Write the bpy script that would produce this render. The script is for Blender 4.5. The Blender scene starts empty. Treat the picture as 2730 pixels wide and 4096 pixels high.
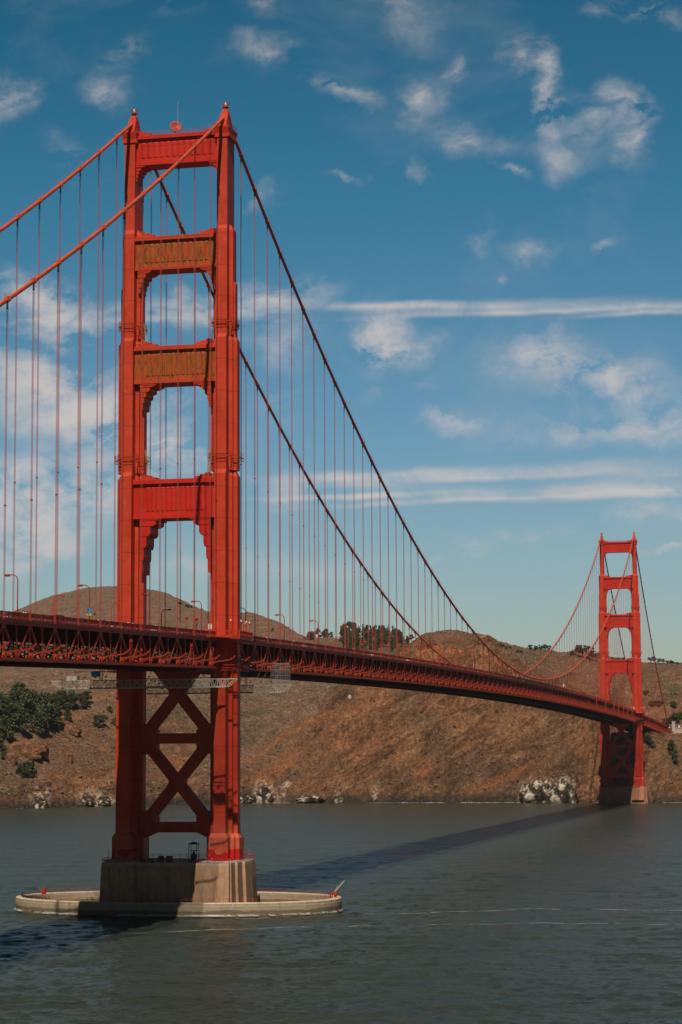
import bpy, math, random
import numpy as np
from mathutils import Matrix, Vector
random.seed(7); RNG=np.random.default_rng(11)
scene=bpy.context.scene; COL=scene.collection

# ---------------------------------------------------------------- camera
CP=np.array([-593.955,-182.232,43.544]); YAW,PIT,ROL,FOC=0.22320,0.10960,-0.0054,8764.4
fw=np.array([math.cos(PIT)*math.cos(YAW),math.cos(PIT)*math.sin(YAW),math.sin(PIT)])
rt=np.array([math.sin(YAW),-math.cos(YAW),0.]); up=np.cross(rt,fw)
RT=math.cos(ROL)*rt+math.sin(ROL)*up; UP=-math.sin(ROL)*rt+math.cos(ROL)*up
cam=bpy.data.cameras.new('camera'); co=bpy.data.objects.new('camera',cam); COL.objects.link(co)
cam.sensor_fit='HORIZONTAL'; cam.sensor_width=36; cam.lens=36*FOC/2730; cam.clip_start=1; cam.clip_end=60000
co.matrix_world=Matrix(((RT[0],UP[0],-fw[0],CP[0]),(RT[1],UP[1],-fw[1],CP[1]),(RT[2],UP[2],-fw[2],CP[2]),(0,0,0,1)))
scene.camera=co
def ray(u,v): return fw+RT*((u-1365)/FOC)-UP*((v-2048)/FOC)
def atX(u,v,X):
    d=ray(u,v); return CP+d*((X-CP[0])/d[0])

# ---------------------------------------------------------------- helpers
class MB:
    def __init__(s): s.v=[]; s.f=[]; s.n=0
    def add(s,V,F):
        V=np.asarray(V,float); s.v.append(V); o=s.n
        s.f+= [tuple(i+o for i in f) for f in F]; s.n+=len(V); return s
    def box(s,x0,x1,y0,y1,z0,z1):
        V=[(x0,y0,z0),(x1,y0,z0),(x1,y1,z0),(x0,y1,z0),(x0,y0,z1),(x1,y0,z1),(x1,y1,z1),(x0,y1,z1)]
        return s.add(V,[(0,3,2,1),(4,5,6,7),(0,1,5,4),(1,2,6,5),(2,3,7,6),(3,0,4,7)])
    def frus(s,a,b,z0,z1):      # a,b = (x0,x1,y0,y1) rectangles at z0,z1
        V=[(a[0],a[2],z0),(a[1],a[2],z0),(a[1],a[3],z0),(a[0],a[3],z0),(b[0],b[2],z1),(b[1],b[2],z1),(b[1],b[3],z1),(b[0],b[3],z1)]
        return s.add(V,[(0,3,2,1),(4,5,6,7),(0,1,5,4),(1,2,6,5),(2,3,7,6),(3,0,4,7)])
    def beam(s,p,q,w,h=None,upv=(0,0,1)):
        h=w if h is None else h; p=np.array(p,float); q=np.array(q,float); d=q-p; d/=np.linalg.norm(d)
        u=np.array(upv,float)
        if abs(d@u)>.98: u=np.array([1.,0,0])
        a=np.cross(d,u); a/=np.linalg.norm(a); b=np.cross(a,d)
        V=[c+a*i*w/2+b*j*h/2 for c in (p,q) for i,j in ((-1,-1),(1,-1),(1,1),(-1,1))]
        return s.add(V,[(0,1,2,3),(7,6,5,4),(0,4,5,1),(1,5,6,2),(2,6,7,3),(3,7,4,0)])
    def tube(s,P,R,n=8,cap=True):
        P=np.array(P,float); m=len(P); R=np.broadcast_to(np.array(R,float),(m,)); V=[]
        for i in range(m):
            d=P[min(i+1,m-1)]-P[max(i-1,0)]; d/=np.linalg.norm(d)+1e-12
            u=np.array([0,0,1.]) if abs(d[2])<.95 else np.array([1.,0,0])
            a=np.cross(d,u); a/=np.linalg.norm(a); b=np.cross(a,d)
            for k in range(n):
                t=2*math.pi*k/n; V.append(P[i]+R[i]*(a*math.cos(t)+b*math.sin(t)))
        F=[(i*n+k,i*n+(k+1)%n,(i+1)*n+(k+1)%n,(i+1)*n+k) for i in range(m-1) for k in range(n)]
        if cap: F+=[tuple(range(n))[::-1],tuple((m-1)*n+k for k in range(n))]
        return s.add(V,F)
    def prismX(s,poly,x0,x1):    # poly in (y,z)
        n=len(poly); V=[(x0,y,z) for y,z in poly]+[(x1,y,z) for y,z in poly]
        return s.add(V,[tuple(range(n)),tuple(range(2*n-1,n-1,-1))]+[(i,i+n,(i+1)%n+n,(i+1)%n) for i in range(n)])
    def prismZ(s,poly,z0,z1,poly2=None):
        n=len(poly); p2=poly2 or poly; V=[(x,y,z0) for x,y in poly]+[(x,y,z1) for x,y in p2]
        return s.add(V,[tuple(range(n))[::-1],tuple(range(n,2*n))]+[(i,(i+1)%n,(i+1)%n+n,i+n) for i in range(n)])
    def strip(s,xs,zf,y0,y1,d0,d1):
        V=[];F=[]
        for x in xs:
            z=zf(x); V+=[(x,y0,z+d0),(x,y1,z+d0),(x,y1,z+d1),(x,y0,z+d1)]
        for i in range(len(xs)-1):
            a=4*i; F+=[(a+k,a+4+k,a+4+(k+1)%4,a+(k+1)%4) for k in range(4)]
        F+=[(0,1,2,3),tuple(4*(len(xs)-1)+k for k in (3,2,1,0))]
        return s.add(V,F)
    def mesh(s,name,mats,smooth=False,recalc=True):
        me=bpy.data.meshes.new(name); me.from_pydata(np.concatenate(s.v).tolist() if s.v else [],[],s.f)
        for m in (mats if isinstance(mats,(list,tuple)) else [mats]): me.materials.append(m)
        if recalc and len(s.f)<200000:
            import bmesh; bm=bmesh.new(); bm.from_mesh(me); bmesh.ops.recalc_face_normals(bm,faces=bm.faces); bm.to_mesh(me); bm.free()
        if smooth: me.polygons.foreach_set('use_smooth',[True]*len(me.polygons))
        me.update(); return me
    def obj(s,name,mat,parent=None,smooth=False,**k):
        o=bpy.data.objects.new(name,s.mesh(name,mat,smooth)); COL.objects.link(o)
        if parent: o.parent=parent
        tag(o,**k); return o
def tag(o,label=None,cat=None,group=None,kind=None):
    if label: o['label']=label
    if cat: o['category']=cat
    if group: o['group']=group
    if kind: o['kind']=kind
    return o
def empty(name,loc=(0,0,0),rz=0,**k):
    o=bpy.data.objects.new(name,None); COL.objects.link(o); o.location=loc; o.rotation_euler=(0,0,rz); o.empty_display_size=.5
    return tag(o,**k)
def dup(o,parent=None,loc=None,rz=None,scale=None,**k):
    c=o.copy(); COL.objects.link(c)
    if parent is not None: c.parent=parent
    if loc is not None: c.location=loc
    if rz is not None: c.rotation_euler=(0,0,rz)
    if scale is not None: c.scale=scale if hasattr(scale,'__len__') else (scale,)*3
    for ch in KIDS.get(o.name,[]) or [x for x in o.children]: dup(ch,c)
    return tag(c,**k)
KIDS={}
ORD=['first','second','third','fourth','fifth','sixth','seventh','eighth','ninth','tenth']
def ordn(n):
    if n<=10: return ORD[n-1]
    sfx='th' if 10<=n%100<=20 else {1:'st',2:'nd',3:'rd'}.get(n%10,'th')
    return f'{n}{sfx}'

# ---------------------------------------------------------------- noise (numpy)
PERM=RNG.permutation(4096)
def vnoise(x,y,seed=0):
    xi=np.floor(x).astype(int); yi=np.floor(y).astype(int); xf=x-xi; yf=y-yi
    def g(ix,iy): return PERM[(PERM[(ix+seed*131)%4096]+iy)%4096]/4095.*2-1
    u=xf*xf*xf*(xf*(xf*6-15)+10); v=yf*yf*yf*(yf*(yf*6-15)+10)
    return (g(xi,yi)*(1-u)+g(xi+1,yi)*u)*(1-v)+(g(xi,yi+1)*(1-u)+g(xi+1,yi+1)*u)*v
def fbm(x,y,o=5,seed=0,gain=.5,ridge=False):
    t=0;a=1;s=0
    for i in range(o):
        n=vnoise(x*2**i+i*17.3,y*2**i-i*9.1,seed+i)
        if ridge: n=1-2*np.abs(n)
        t=t+a*n; s+=a; a*=gain
    return t/s
def sst(a,b,x):
    t=np.clip((x-a)/(b-a),0,1); return t*t*(3-2*t)

# ---------------------------------------------------------------- materials
class NT:
    def __init__(s,name):
        s.m=bpy.data.materials.new(name); s.m.use_nodes=True; s.t=s.m.node_tree; s.N=s.t.nodes; s.L=s.t.links
        s.b=s.N['Principled BSDF']; s.out=s.N['Material Output']
    def n(s,ty,**k):
        q=s.N.new(ty)
        for a,b in k.items():
            if a in ('ins',):
                for i,vv in b.items():
                    if hasattr(vv,'node'): s.L.new(vv,q.inputs[i])
                    else: q.inputs[i].default_value=vv
            else: setattr(q,a,b)
        return q
    def coord(s,kind='Object'): return s.n('ShaderNodeTexCoord').outputs[kind]
    def noise(s,vec,scale,detail=5,rough=.55,sc=None,dist=0):
        if sc: vec=s.n('ShaderNodeVectorMath',operation='MULTIPLY',ins={0:vec,1:sc}).outputs[0]
        q=s.n('ShaderNodeTexNoise',ins={'Vector':vec,'Scale':scale,'Detail':detail,'Roughness':rough,'Distortion':dist}); return q.outputs['Fac']
    def ramp(s,f,stops):
        q=s.n('ShaderNodeValToRGB',ins={0:f}); e=q.color_ramp.elements
        while len(e)<len(stops): e.new(.5)
        for i,(p,c) in enumerate(stops): e[i].position=p; e[i].color=(*c,1) if hasattr(c,'__len__') else (c,c,c,1)
        return q.outputs[0]
    def mix(s,f,a,b,bt='MIX'):
        q=s.n('ShaderNodeMix',data_type='RGBA',blend_type=bt)
        for i,vv in ((0,f),(6,a),(7,b)):
            if hasattr(vv,'node'): s.L.new(vv,q.inputs[i])
            else: q.inputs[i].default_value=vv if i==0 else (*vv,1)
        return q.outputs[2]
    def math(s,op,a,b=0.,c=0.):
        q=s.n('ShaderNodeMath',operation=op)
        for i,vv in enumerate((a,b,c)):
            if hasattr(vv,'node'): s.L.new(vv,q.inputs[i])
            else: q.inputs[i].default_value=vv
        return q.outputs[0]
    def bump(s,h,strength=.3,dist=.1): s.L.new(s.n('ShaderNodeBump',ins={'Height':h,'Strength':strength,'Distance':dist}).outputs[0],s.b.inputs['Normal'])
    def col(s,c):
        if hasattr(c,'node'): s.L.new(c,s.b.inputs['Base Color'])
        else: s.b.inputs['Base Color'].default_value=(*c,1)
        return s
    def rough(s,r): s.b.inputs['Roughness'].default_value=r; return s
    def spec(s,r): s.b.inputs['Specular IOR Level'].default_value=r; return s
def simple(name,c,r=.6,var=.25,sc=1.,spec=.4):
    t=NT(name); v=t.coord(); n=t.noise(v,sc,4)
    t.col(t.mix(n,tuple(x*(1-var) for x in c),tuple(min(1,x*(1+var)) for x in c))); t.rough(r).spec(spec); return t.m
ORG=(0.60,0.035,0.010)
def paint(name,c=ORG,stain=.35,seams=True,rust=0.,fade=False):
    t=NT(name); v=t.coord()
    a=t.noise(v,.12,5,.6); b=t.noise(v,1.1,5,.65,sc=(1,1,.12)); g=t.noise(v,.5,6,.7)
    col=t.mix(t.ramp(a,[(.3,0.),(.72,1.)]),tuple(x*.82 for x in c),tuple(min(1,x*1.1+.012) for x in c))
    col=t.mix(t.math('MULTIPLY',t.ramp(b,[(.52,0.),(.75,1.)]),stain),col,(c[0]*.42,c[1]*.8,c[2]*.8))
    col=t.mix(t.math('MULTIPLY',t.ramp(g,[(.52,0.),(.66,1.)]),.42),col,(min(1,c[0]*1.12),c[1]*2.7,c[2]*3.6))
    if seams:
        z=t.n('ShaderNodeSeparateXYZ',ins={0:v}).outputs[2]
        for per,wd,amt in ((9.1,.022,.5),(1.52,.05,.1)):
            fr=t.math('FRACT',t.math('DIVIDE',z,per)); lt=t.math('LESS_THAN',fr,wd)
            col=t.mix(t.math('MULTIPLY',lt,amt),col,(c[0]*.25,c[1]*.25,c[2]*.3))
    if seams:
        wn_=t.n('ShaderNodeTexWhiteNoise',noise_dimensions='1D'); t.L.new(t.math('FLOOR',t.math('DIVIDE',z,9.1)),wn_.inputs['W']); col=t.mix(t.math('MULTIPLY',wn_.outputs[0],.16),col,(c[0]*1.05,c[1]*1.9,c[2]*2.2))
    if fade:
        fz=t.ramp(t.math('MULTIPLY',t.math('MULTIPLY_ADD',t.noise(v,.35,3,.5),3.,z),.02),[(.44,.85),(.55,0.)]); col=t.mix(t.math('MULTIPLY',fz,t.ramp(g,[(.35,.35),(.6,1.)])),col,(.62,.15,.085))
        rd=t.math('MULTIPLY',t.math('LESS_THAN',z,17.2),t.ramp(t.noise(v,.22,2,.4),[(.45,0.),(.47,1.)])); col=t.mix(rd,col,(.5,.012,.008))
    if rust:
        r1=t.noise(v,.9,6,.7,sc=(1,1.6,.3),dist=.6); r2=t.noise(v,.5,5,.6,dist=1.)
        rc=t.ramp(t.noise(v,1.8,5,.7,sc=(1,1.8,.22)),[(.32,(.035,.015,.007)),(.43,(.17,.06,.011)),(.55,(.36,.125,.014)),(.68,(.50,.075,.014))])
        f=t.ramp(t.math('MULTIPLY_ADD',r2,.6,r1),[(.70 if rust>.8 else .80,0.),(.78 if rust>.8 else .87,1.)])
        col=t.mix(t.math('MULTIPLY',f,rust),col,rc)
    t.col(col).rough(.55).spec(.2); t.bump(t.noise(v,2.5,4),.12,.05); return t.m
M={}
M['orange']=paint('international_orange'); M['orange_pale']=paint('weathered_orange',(0.58,.095,.05),.25)
M['rust']=paint('peeling_orange',(0.56,.04,.012),.3,rust=.9); M['rust2']=paint('chipped_orange',(0.58,.04,.012),.3,rust=.55); M['panel']=paint('deep_orange_panel',(0.58,.018,.006),.3)
M['truss']=paint('truss_orange',(0.46,.046,.016),.5,seams=False)
M['cable']=paint('cable_orange',(0.68,.10,.04),.3,seams=False)
M['rope']=simple('hanger_orange',(.48,.075,.05),.6)
M['dark']=simple('dark_steel',(.05,.03,.028),.6); M['black']=simple('black_metal',(.02,.02,.022),.5)
M['white']=simple('white_steel',(.44,.42,.35),.6,.2,.5); M['scaf']=simple('scaffold_tube',(.25,.25,.23),.6,.2,.5); M['yellow']=simple('yellow_ladder',(.62,.5,.16),.6)
M['net']=None
t=NT('safety_mesh'); t.col((.16,.11,.06)).rough(.9)
tr=t.n('ShaderNodeBsdfTransparent'); mx=t.n('ShaderNodeMixShader',ins={0:.42,1:tr.outputs[0],2:t.b.outputs[0]}); t.L.new(mx.outputs[0],t.out.inputs[0]); M['net']=t.m
M['asphalt']=simple('asphalt',(.06,.06,.06),.9,.3,.8)
M['sky_blue_sign']=simple('blue_sign',(.01,.16,.55),.5,.05); M['sign_yellow']=simple('yellow_sign',(.8,.5,.02),.5,.05)
M['sign_white']=simple('white_sign',(.8,.8,.78),.5,.05); M['glass']=simple('lamp_glass',(.75,.65,.5),.3,.1)
t=NT('pier_concrete'); v=t.coord(); a=t.noise(v,.35,6,.65); st=t.noise(v,.9,5,.7,sc=(1,1,.06)); z=t.n('ShaderNodeSeparateXYZ',ins={0:v}).outputs[2]
c=t.mix(t.ramp(a,[(.3,0.),(.7,1.)]),(.40,.225,.13),(.58,.37,.235)); c=t.mix(t.math('MULTIPLY',t.ramp(st,[(.48,0.),(.66,1.)]),.55),c,(.16,.075,.045))
c=t.mix(t.math('MULTIPLY',t.ramp(t.noise(v,1.3,4,.6,sc=(1,1,.05)),[(.62,0.),(.7,1.)]),.6),c,(.42,.17,.11))
topm=t.math('MULTIPLY',t.ramp(t.math('MULTIPLY_ADD',st,2.6,t.math('SUBTRACT',z,13.9)),[(.35,0.),(1.,1.)]),.75)
c=t.mix(topm,c,(.50,.45,.40)); t.col(c).rough(.9).spec(.2); t.bump(t.noise(v,1.5,6),.5,.15); M['pier']=t.m
t=NT('fender_concrete'); v=t.coord(); a=t.noise(v,.5,6,.7); st=t.noise(v,1.1,5,.7,sc=(1,1,.1)); sp=t.n('ShaderNodeSeparateXYZ',ins={0:v}); z=sp.outputs[2]
c=t.mix(t.ramp(a,[(.3,0.),(.7,1.)]),(.50,.41,.29),(.74,.62,.46)); c=t.mix(t.math('MULTIPLY',t.ramp(st,[(.5,0.),(.68,1.)]),.3),c,(.25,.18,.11))
zz=t.math('MULTIPLY_ADD',t.noise(v,.16,4,.6),1.6,z); tide=t.ramp(t.math('MULTIPLY',zz,.25),[(.63,1.),(.70,0.)])
c=t.mix(t.math('MULTIPLY',tide,.9),c,(.10,.068,.026)); low=t.ramp(t.math('MULTIPLY',zz,.25),[(.34,1.),(.44,0.)]); c=t.mix(low,c,(.03,.026,.013))
for h in (1.95,3.0): c=t.mix(t.math('MULTIPLY',t.math('LESS_THAN',t.math('ABSOLUTE',t.math('SUBTRACT',z,h)),.05),.55),c,(.1,.07,.05))
c=t.mix(t.math('MULTIPLY',t.math('LESS_THAN',z,3.74),.5),c,(.26,.20,.13)); t.col(c).rough(.9).spec(.2); t.bump(t.noise(v,1.2,6),.6,.2); M['fender']=t.m

# terrain
t=NT('hillside'); v=t.coord()
def attr(nm): return t.n('ShaderNodeAttribute',attribute_name=nm).outputs['Fac']
big=t.noise(v,.011,6,.65); mid=t.noise(v,.05,6,.7,sc=(1,1,2.),dist=.4); fine=t.noise(v,.32,6,.75); sp=t.noise(v,.13,5,.75)
soil=t.ramp(mid,[(.30,(0.102,0.058,0.035)),(.45,(0.196,0.102,0.055)),(.56,(0.261,0.138,0.070)),(.7,(0.377,0.239,0.131))])
scr=t.ramp(fine,[(.32,(0.072,0.058,0.038)),(.47,(0.152,0.113,0.075)),(.6,(0.246,0.174,0.113)),(.75,(0.348,0.239,0.160))])
c=t.mix(t.ramp(t.math('MULTIPLY_ADD',big,.5,t.math('MULTIPLY',sp,.5)),[(.42,0.),(.58,1.)]),scr,soil)
sx_=t.n('ShaderNodeSeparateXYZ',ins={0:v}); s1_=t.math('ADD',t.math('MULTIPLY',sx_.outputs[1],.62),t.math('MULTIPLY',sx_.outputs[2],.78)); s2_=t.math('SUBTRACT',t.math('MULTIPLY',sx_.outputs[2],.62),t.math('MULTIPLY',sx_.outputs[1],.78))
cv=t.n('ShaderNodeCombineXYZ',ins={0:s1_,1:t.math('MULTIPLY',s2_,.27),2:t.math('MULTIPLY',sx_.outputs[0],.3)}).outputs[0]
rn=t.noise(cv,.085,9,.70,dist=.7); rf=t.noise(v,.30,6,.75,sc=(.8,1,1.2),dist=.5)
rk=t.ramp(t.math('MULTIPLY_ADD',rn,.65,t.math('MULTIPLY',rf,.35)),[(.36,(.075,.052,.036)),(.44,(.17,.108,.068)),(.50,(.26,.168,.105)),(.56,(.35,.235,.145)),(.66,(.50,.37,.25))])
rk2=t.ramp(t.noise(v,.014,5,.65,dist=.6),[(.40,(.62,.60,.56)),(.5,(.8,.68,.58)),(.62,(1.,.74,.60))]); rk=t.mix(1.,rk,rk2,'MULTIPLY')
c=t.mix(attr('rock'),c,rk)
gy=t.ramp(t.math('MULTIPLY_ADD',fine,.6,t.math('MULTIPLY',mid,.4)),[(.36,(.09,.062,.044)),(.47,(.19,.130,.090)),(.56,(.27,.185,.125)),(.68,(.38,.27,.185))]); c=t.mix(attr('grey'),c,gy)
gr=t.ramp(fine,[(.35,(0.041,0.052,0.023)),(.55,(0.102,0.109,0.046)),(.72,(0.203,0.181,0.087))]); c=t.mix(attr('green'),c,gr)
og=t.ramp(sp,[(.35,(0.232,0.087,0.036)),(.6,(0.609,0.232,0.087)),(.8,(0.725,0.435,0.203))]); c=t.mix(attr('bare'),c,og)
dk=t.ramp(fine,[(.35,(0.017,0.017,0.016)),(.7,(0.109,0.087,0.065))]); c=t.mix(attr('wet'),c,dk)
gu=t.math('MULTIPLY',attr('guano'),t.ramp(t.noise(v,.14,7,.68,dist=.7),[(.47,0.),(.54,1.)])); c=t.mix(gu,c,(.66,.58,.45))
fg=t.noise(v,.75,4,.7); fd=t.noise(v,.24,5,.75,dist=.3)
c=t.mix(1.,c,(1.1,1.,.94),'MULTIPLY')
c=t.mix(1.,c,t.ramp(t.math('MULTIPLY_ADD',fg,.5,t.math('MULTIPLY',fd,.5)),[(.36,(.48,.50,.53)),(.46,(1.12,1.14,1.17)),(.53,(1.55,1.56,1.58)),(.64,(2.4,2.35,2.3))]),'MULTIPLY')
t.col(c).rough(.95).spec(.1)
t.bump(t.math('MULTIPLY_ADD',fine,.45,t.math('MULTIPLY_ADD',rn,.9,t.noise(v,.16,8,.75,dist=.5))),1.,7.); M['hill']=t.m
t=NT('white_rock'); v=t.coord(); a=t.noise(v,.13,7,.68,dist=.6); nz=t.n('ShaderNodeSeparateXYZ',ins={0:v}).outputs[2]
c=t.ramp(a,[(.38,(.02,.018,.015)),(.5,(.09,.065,.045)),(.52,(.16,.12,.08)),(.55,(.55,.48,.37)),(.66,(.82,.76,.64))]); t.col(c).rough(.95).spec(.1); t.bump(t.noise(v,.5,8,.8),1.,1.5); M['wrock']=t.m
t=NT('red_rock'); v=t.coord(); c=t.ramp(t.noise(v,.3,8,.75,dist=.6),[(.35,(.05,.028,.018)),(.48,(.2,.095,.05)),(.62,(.38,.2,.11)),(.78,(.5,.33,.2))]); t.col(c).rough(.95).spec(.1); t.bump(t.noise(v,.6,8,.8),1.,1.5); M['rrock']=t.m
def leaf(name,c1,c2):
    t=NT(name); g=t.n('ShaderNodeNewGeometry'); f=g.outputs['Random Per Island']; t.col(t.mix(f,c1,c2)).rough(.8).spec(.15); return t.m
M['leaf_dark']=leaf('cypress_foliage',(.025,.04,.017),(.115,.135,.052)); M['leaf_olive']=leaf('olive_foliage',(.045,.055,.02),(.15,.15,.06))
M['leaf_euc']=leaf('eucalyptus_foliage',(.028,.036,.020),(.10,.105,.055)); M['bark']=simple('bark',(.11,.08,.055),.9)
M['scrub']=leaf('dry_scrub',(.07,.05,.034),(.24,.17,.115))
# water
t=NT('bay_water'); v=t.coord()
a=t.noise(v,.0035,4,.6,sc=(1,.45,1)); b=t.noise(v,.03,5,.6,sc=(1,.35,1))
c=t.mix(t.ramp(a,[(.35,0.),(.65,1.)]),(.036,.049,.037),(.048,.059,.043)); c=t.mix(t.math('MULTIPLY',b,.35),c,(.05,.058,.052))
w1=t.noise(v,.22,4,.6,sc=(1,.55,1),dist=.3); w2=t.noise(v,.9,3,.6,sc=(1,.6,1)); w3=t.noise(v,.05,3,.5,sc=(1,.6,1))
cap=t.ramp(t.noise(v,.16,6,.75,sc=(1,.3,1),dist=.5),[(.765,0.),(.80,1.)]); c=t.mix(cap,c,(.5,.5,.48))
# drifting foam lines
s=t.n('ShaderNodeSeparateXYZ',ins={0:v})
t.col(c).rough(.24); t.b.inputs['IOR'].default_value=1.33; t.spec(.14)
h=t.math('ADD',t.math('MULTIPLY',w1,1.),t.math('ADD',t.math('MULTIPLY',w2,.35),t.math('MULTIPLY',w3,2.6))); t.bump(h,1.,1.6)
M['water']=t.m
t=NT('foam'); v=t.coord(); t.col((.62,.62,.58)).rough(.9)
al=t.ramp(t.noise(v,.35,6,.8,sc=(1,.25,1)),[(.44,0.),(.58,.75)]); tr=t.n('ShaderNodeBsdfTransparent'); mx=t.n('ShaderNodeMixShader',ins={0:al,1:tr.outputs[0],2:t.b.outputs[0]}); t.L.new(mx.outputs[0],t.out.inputs[0]); M['foam']=t.m

# ---------------------------------------------------------------- world
SX,SY=.80,.09; sd=Vector((-SX,-SY,1)).normalized(); ELEV=math.asin(sd.z)
w=bpy.data.worlds.new('World'); scene.world=w; w.use_nodes=True; T=w.node_tree; N=T.nodes; L=T.links
bg=N['Background']; sky=N.new('ShaderNodeTexSky'); sky.sky_type='NISHITA'; sky.sun_disc=False; sky.sun_elevation=ELEV
sky.sun_rotation=math.atan2(sd.x,sd.y); sky.air_density=1.0; sky.dust_density=.6; sky.ozone_density=2.5; sky.altitude=0
def wn(ty,ins={},**k):
    q=N.new(ty)
    for a,b in k.items(): setattr(q,a,b)
    for i,vv in ins.items():
        if hasattr(vv,'node'): L.new(vv,q.inputs[i])
        else: q.inputs[i].default_value=vv
    return q
tc=wn('ShaderNodeTexCoord').outputs['Generated']; sep=wn('ShaderNodeSeparateXYZ',{0:tc})
def wm(op,a,b=0.,c=0.): return wn('ShaderNodeMath',{0:a,1:b,2:c},operation=op).outputs[0]
dx=wm('MAXIMUM',sep.outputs[0],.05); q1=wm('DIVIDE',sep.outputs[1],dx); q2=wm('DIVIDE',sep.outputs[2],dx)
q=wn('ShaderNodeCombineXYZ',{0:wm('MULTIPLY',q1,-1.),1:q2,2:0.}).outputs[0]
def qpx(x,y):    # display pixel (1568 wide) -> sky plane coordinates
    d=ray(x*1.7411,y*1.7411); return (-d[1]/d[0],d[2]/d[0])
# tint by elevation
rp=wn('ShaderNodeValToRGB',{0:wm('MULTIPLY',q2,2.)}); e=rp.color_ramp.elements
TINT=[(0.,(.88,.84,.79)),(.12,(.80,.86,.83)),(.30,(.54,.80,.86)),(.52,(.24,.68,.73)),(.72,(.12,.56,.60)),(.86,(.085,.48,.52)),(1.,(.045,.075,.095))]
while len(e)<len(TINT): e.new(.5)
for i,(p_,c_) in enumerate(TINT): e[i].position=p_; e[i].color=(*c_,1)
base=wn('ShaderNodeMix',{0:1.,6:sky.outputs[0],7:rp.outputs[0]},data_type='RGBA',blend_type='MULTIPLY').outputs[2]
def nz(scale,det,rough,sc=(1,1,1),off=(0,0,0),dist=0.):
    vv=wn('ShaderNodeVectorMath',{0:q,1:sc},operation='MULTIPLY').outputs[0]; vv=wn('ShaderNodeVectorMath',{0:vv,1:off},operation='ADD').outputs[0]
    return wn('ShaderNodeTexNoise',{'Vector':vv,'Scale':scale,'Detail':det,'Roughness':rough,'Distortion':dist})
dn=nz(14,9,.62); dv=wn('ShaderNodeVectorMath',{0:dn.outputs['Color'],1:(.5,.5,.5)},operation='SUBTRACT').outputs[0]
qd=wn('ShaderNodeVectorMath',{0:dv,1:(.085,.05,0),2:q},operation='MULTIPLY_ADD').outputs[0]
dn2=nz(26,4,.55,off=(3,1,0)); dv2=wn('ShaderNodeVectorMath',{0:dn2.outputs['Color'],1:(.5,.5,.5)},operation='SUBTRACT').outputs[0]
qs=wn('ShaderNodeVectorMath',{0:dv2,1:(.02,.0045,0),2:q},operation='MULTIPLY_ADD').outputs[0]
PXR=1.7411/FOC*1.06
def blob(x,y,rx,ry,ang,vec):
    cx,cy=qpx(x,y)
    mp=wn('ShaderNodeMapping',{'Vector':vec,'Location':(cx,cy,0),'Rotation':(0,0,math.radians(ang)),'Scale':(rx*PXR,ry*PXR,1)},vector_type='TEXTURE')
    g=wn('ShaderNodeTexGradient',{0:mp.outputs[0]},gradient_type='QUADRATIC_SPHERE'); return g.outputs['Fac']
# (x,y,rx,ry,angle ccw,strength) in display pixels of the photograph, puffy / wispy clouds
PUFF=[(1235,165,60,180,28,1.0),(1265,240,50,110,30,.7),(1420,225,90,60,-35,.9),(1455,300,60,110,35,.75),(1350,260,200,60,-30,.4),(1330,330,160,60,-20,.3),(760,200,130,35,-18,.9),(600,140,130,60,-10,.5),(950,215,90,100,20,.8),(1035,165,50,50,0,.6),
(920,30,150,100,-30,.5),(240,215,110,50,-12,.6),(300,130,120,50,25,.35),(20,220,90,70,-20,.7),(170,360,130,60,-30,.5),(1080,320,170,60,-10,.65),(1290,350,120,60,-20,.5),(1185,395,60,16,-12,.55),(790,400,80,14,-15,.4),(965,430,40,90,10,.4),
(1240,550,90,35,-8,.75),(1100,530,80,60,-20,.4),(1405,560,50,20,0,.6),(1140,597,30,12,0,.6),(600,440,60,50,0,.3),(890,780,150,85,5,1.6),(830,800,80,50,0,.6),(1270,830,230,130,-12,1.2),(1230,790,120,90,20,.7),(1420,860,200,70,-5,.9),(1500,870,160,90,0,.7),
(1060,945,110,50,-12,.85),(1330,975,260,60,4,1.),(1540,960,200,90,0,1.),(1440,1190,80,45,20,1.),(1560,1190,110,60,15,1.),(1080,1275,90,40,5,.8),(1000,1290,130,30,0,.5),(1230,1245,120,30,5,.6),(1510,1290,110,16,0,.6),
(60,660,200,70,-14,1.5),(130,720,240,110,-20,1.5),(90,880,330,170,-18,1.7),(230,950,330,140,-18,1.7),(60,1080,330,90,0,1.1),(80,1170,330,150,0,1.8),(240,1100,260,130,0,1.2),(60,1250,260,80,5,1.3),(430,1020,170,130,-5,1.5),(430,890,200,90,0,.7),(620,690,230,60,-5,1.2),(420,700,300,70,0,1.1),(630,780,160,110,0,.6),(620,900,100,120,0,.4),(640,1120,110,90,0,.6),(430,1300,240,90,0,.35),(700,1290,300,90,0,.35),
(1500,20,140,40,-25,.6),(1380,10,120,40,0,.5),(620,30,110,60,-20,.3),(420,20,120,50,-10,.25),(880,870,100,30,20,.35),(960,860,90,20,3,.4)]
STRIP=[(1190,718,560,12,-.8,.95),(1150,706,520,26,-1.,.75),(980,704,330,16,-2,.6),(1500,704,320,20,0,.6),(700,692,120,26,-8,.6),(860,700,200,14,-6,.5),
(1140,1096,640,15,.8,.9),(1200,1082,600,28,1.,.8),(850,1090,330,20,0,.7),(1180,1143,720,11,1.,1.2),(1250,1128,600,28,1.,.85),(820,1138,330,12,0,.7),(1520,1125,380,24,1,.7),(1540,1090,300,18,1,.5),(900,1118,200,26,-3,.4),(300,735,320,20,0,.6),(820,1097,330,17,0,1.),(800,1141,330,11,0,1.1),(1440,1138,330,13,1,1.),(820,702,300,15,-2,.9),(620,690,200,24,-6,.8),(1480,720,300,11,0,.7)]
acc=None
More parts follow.
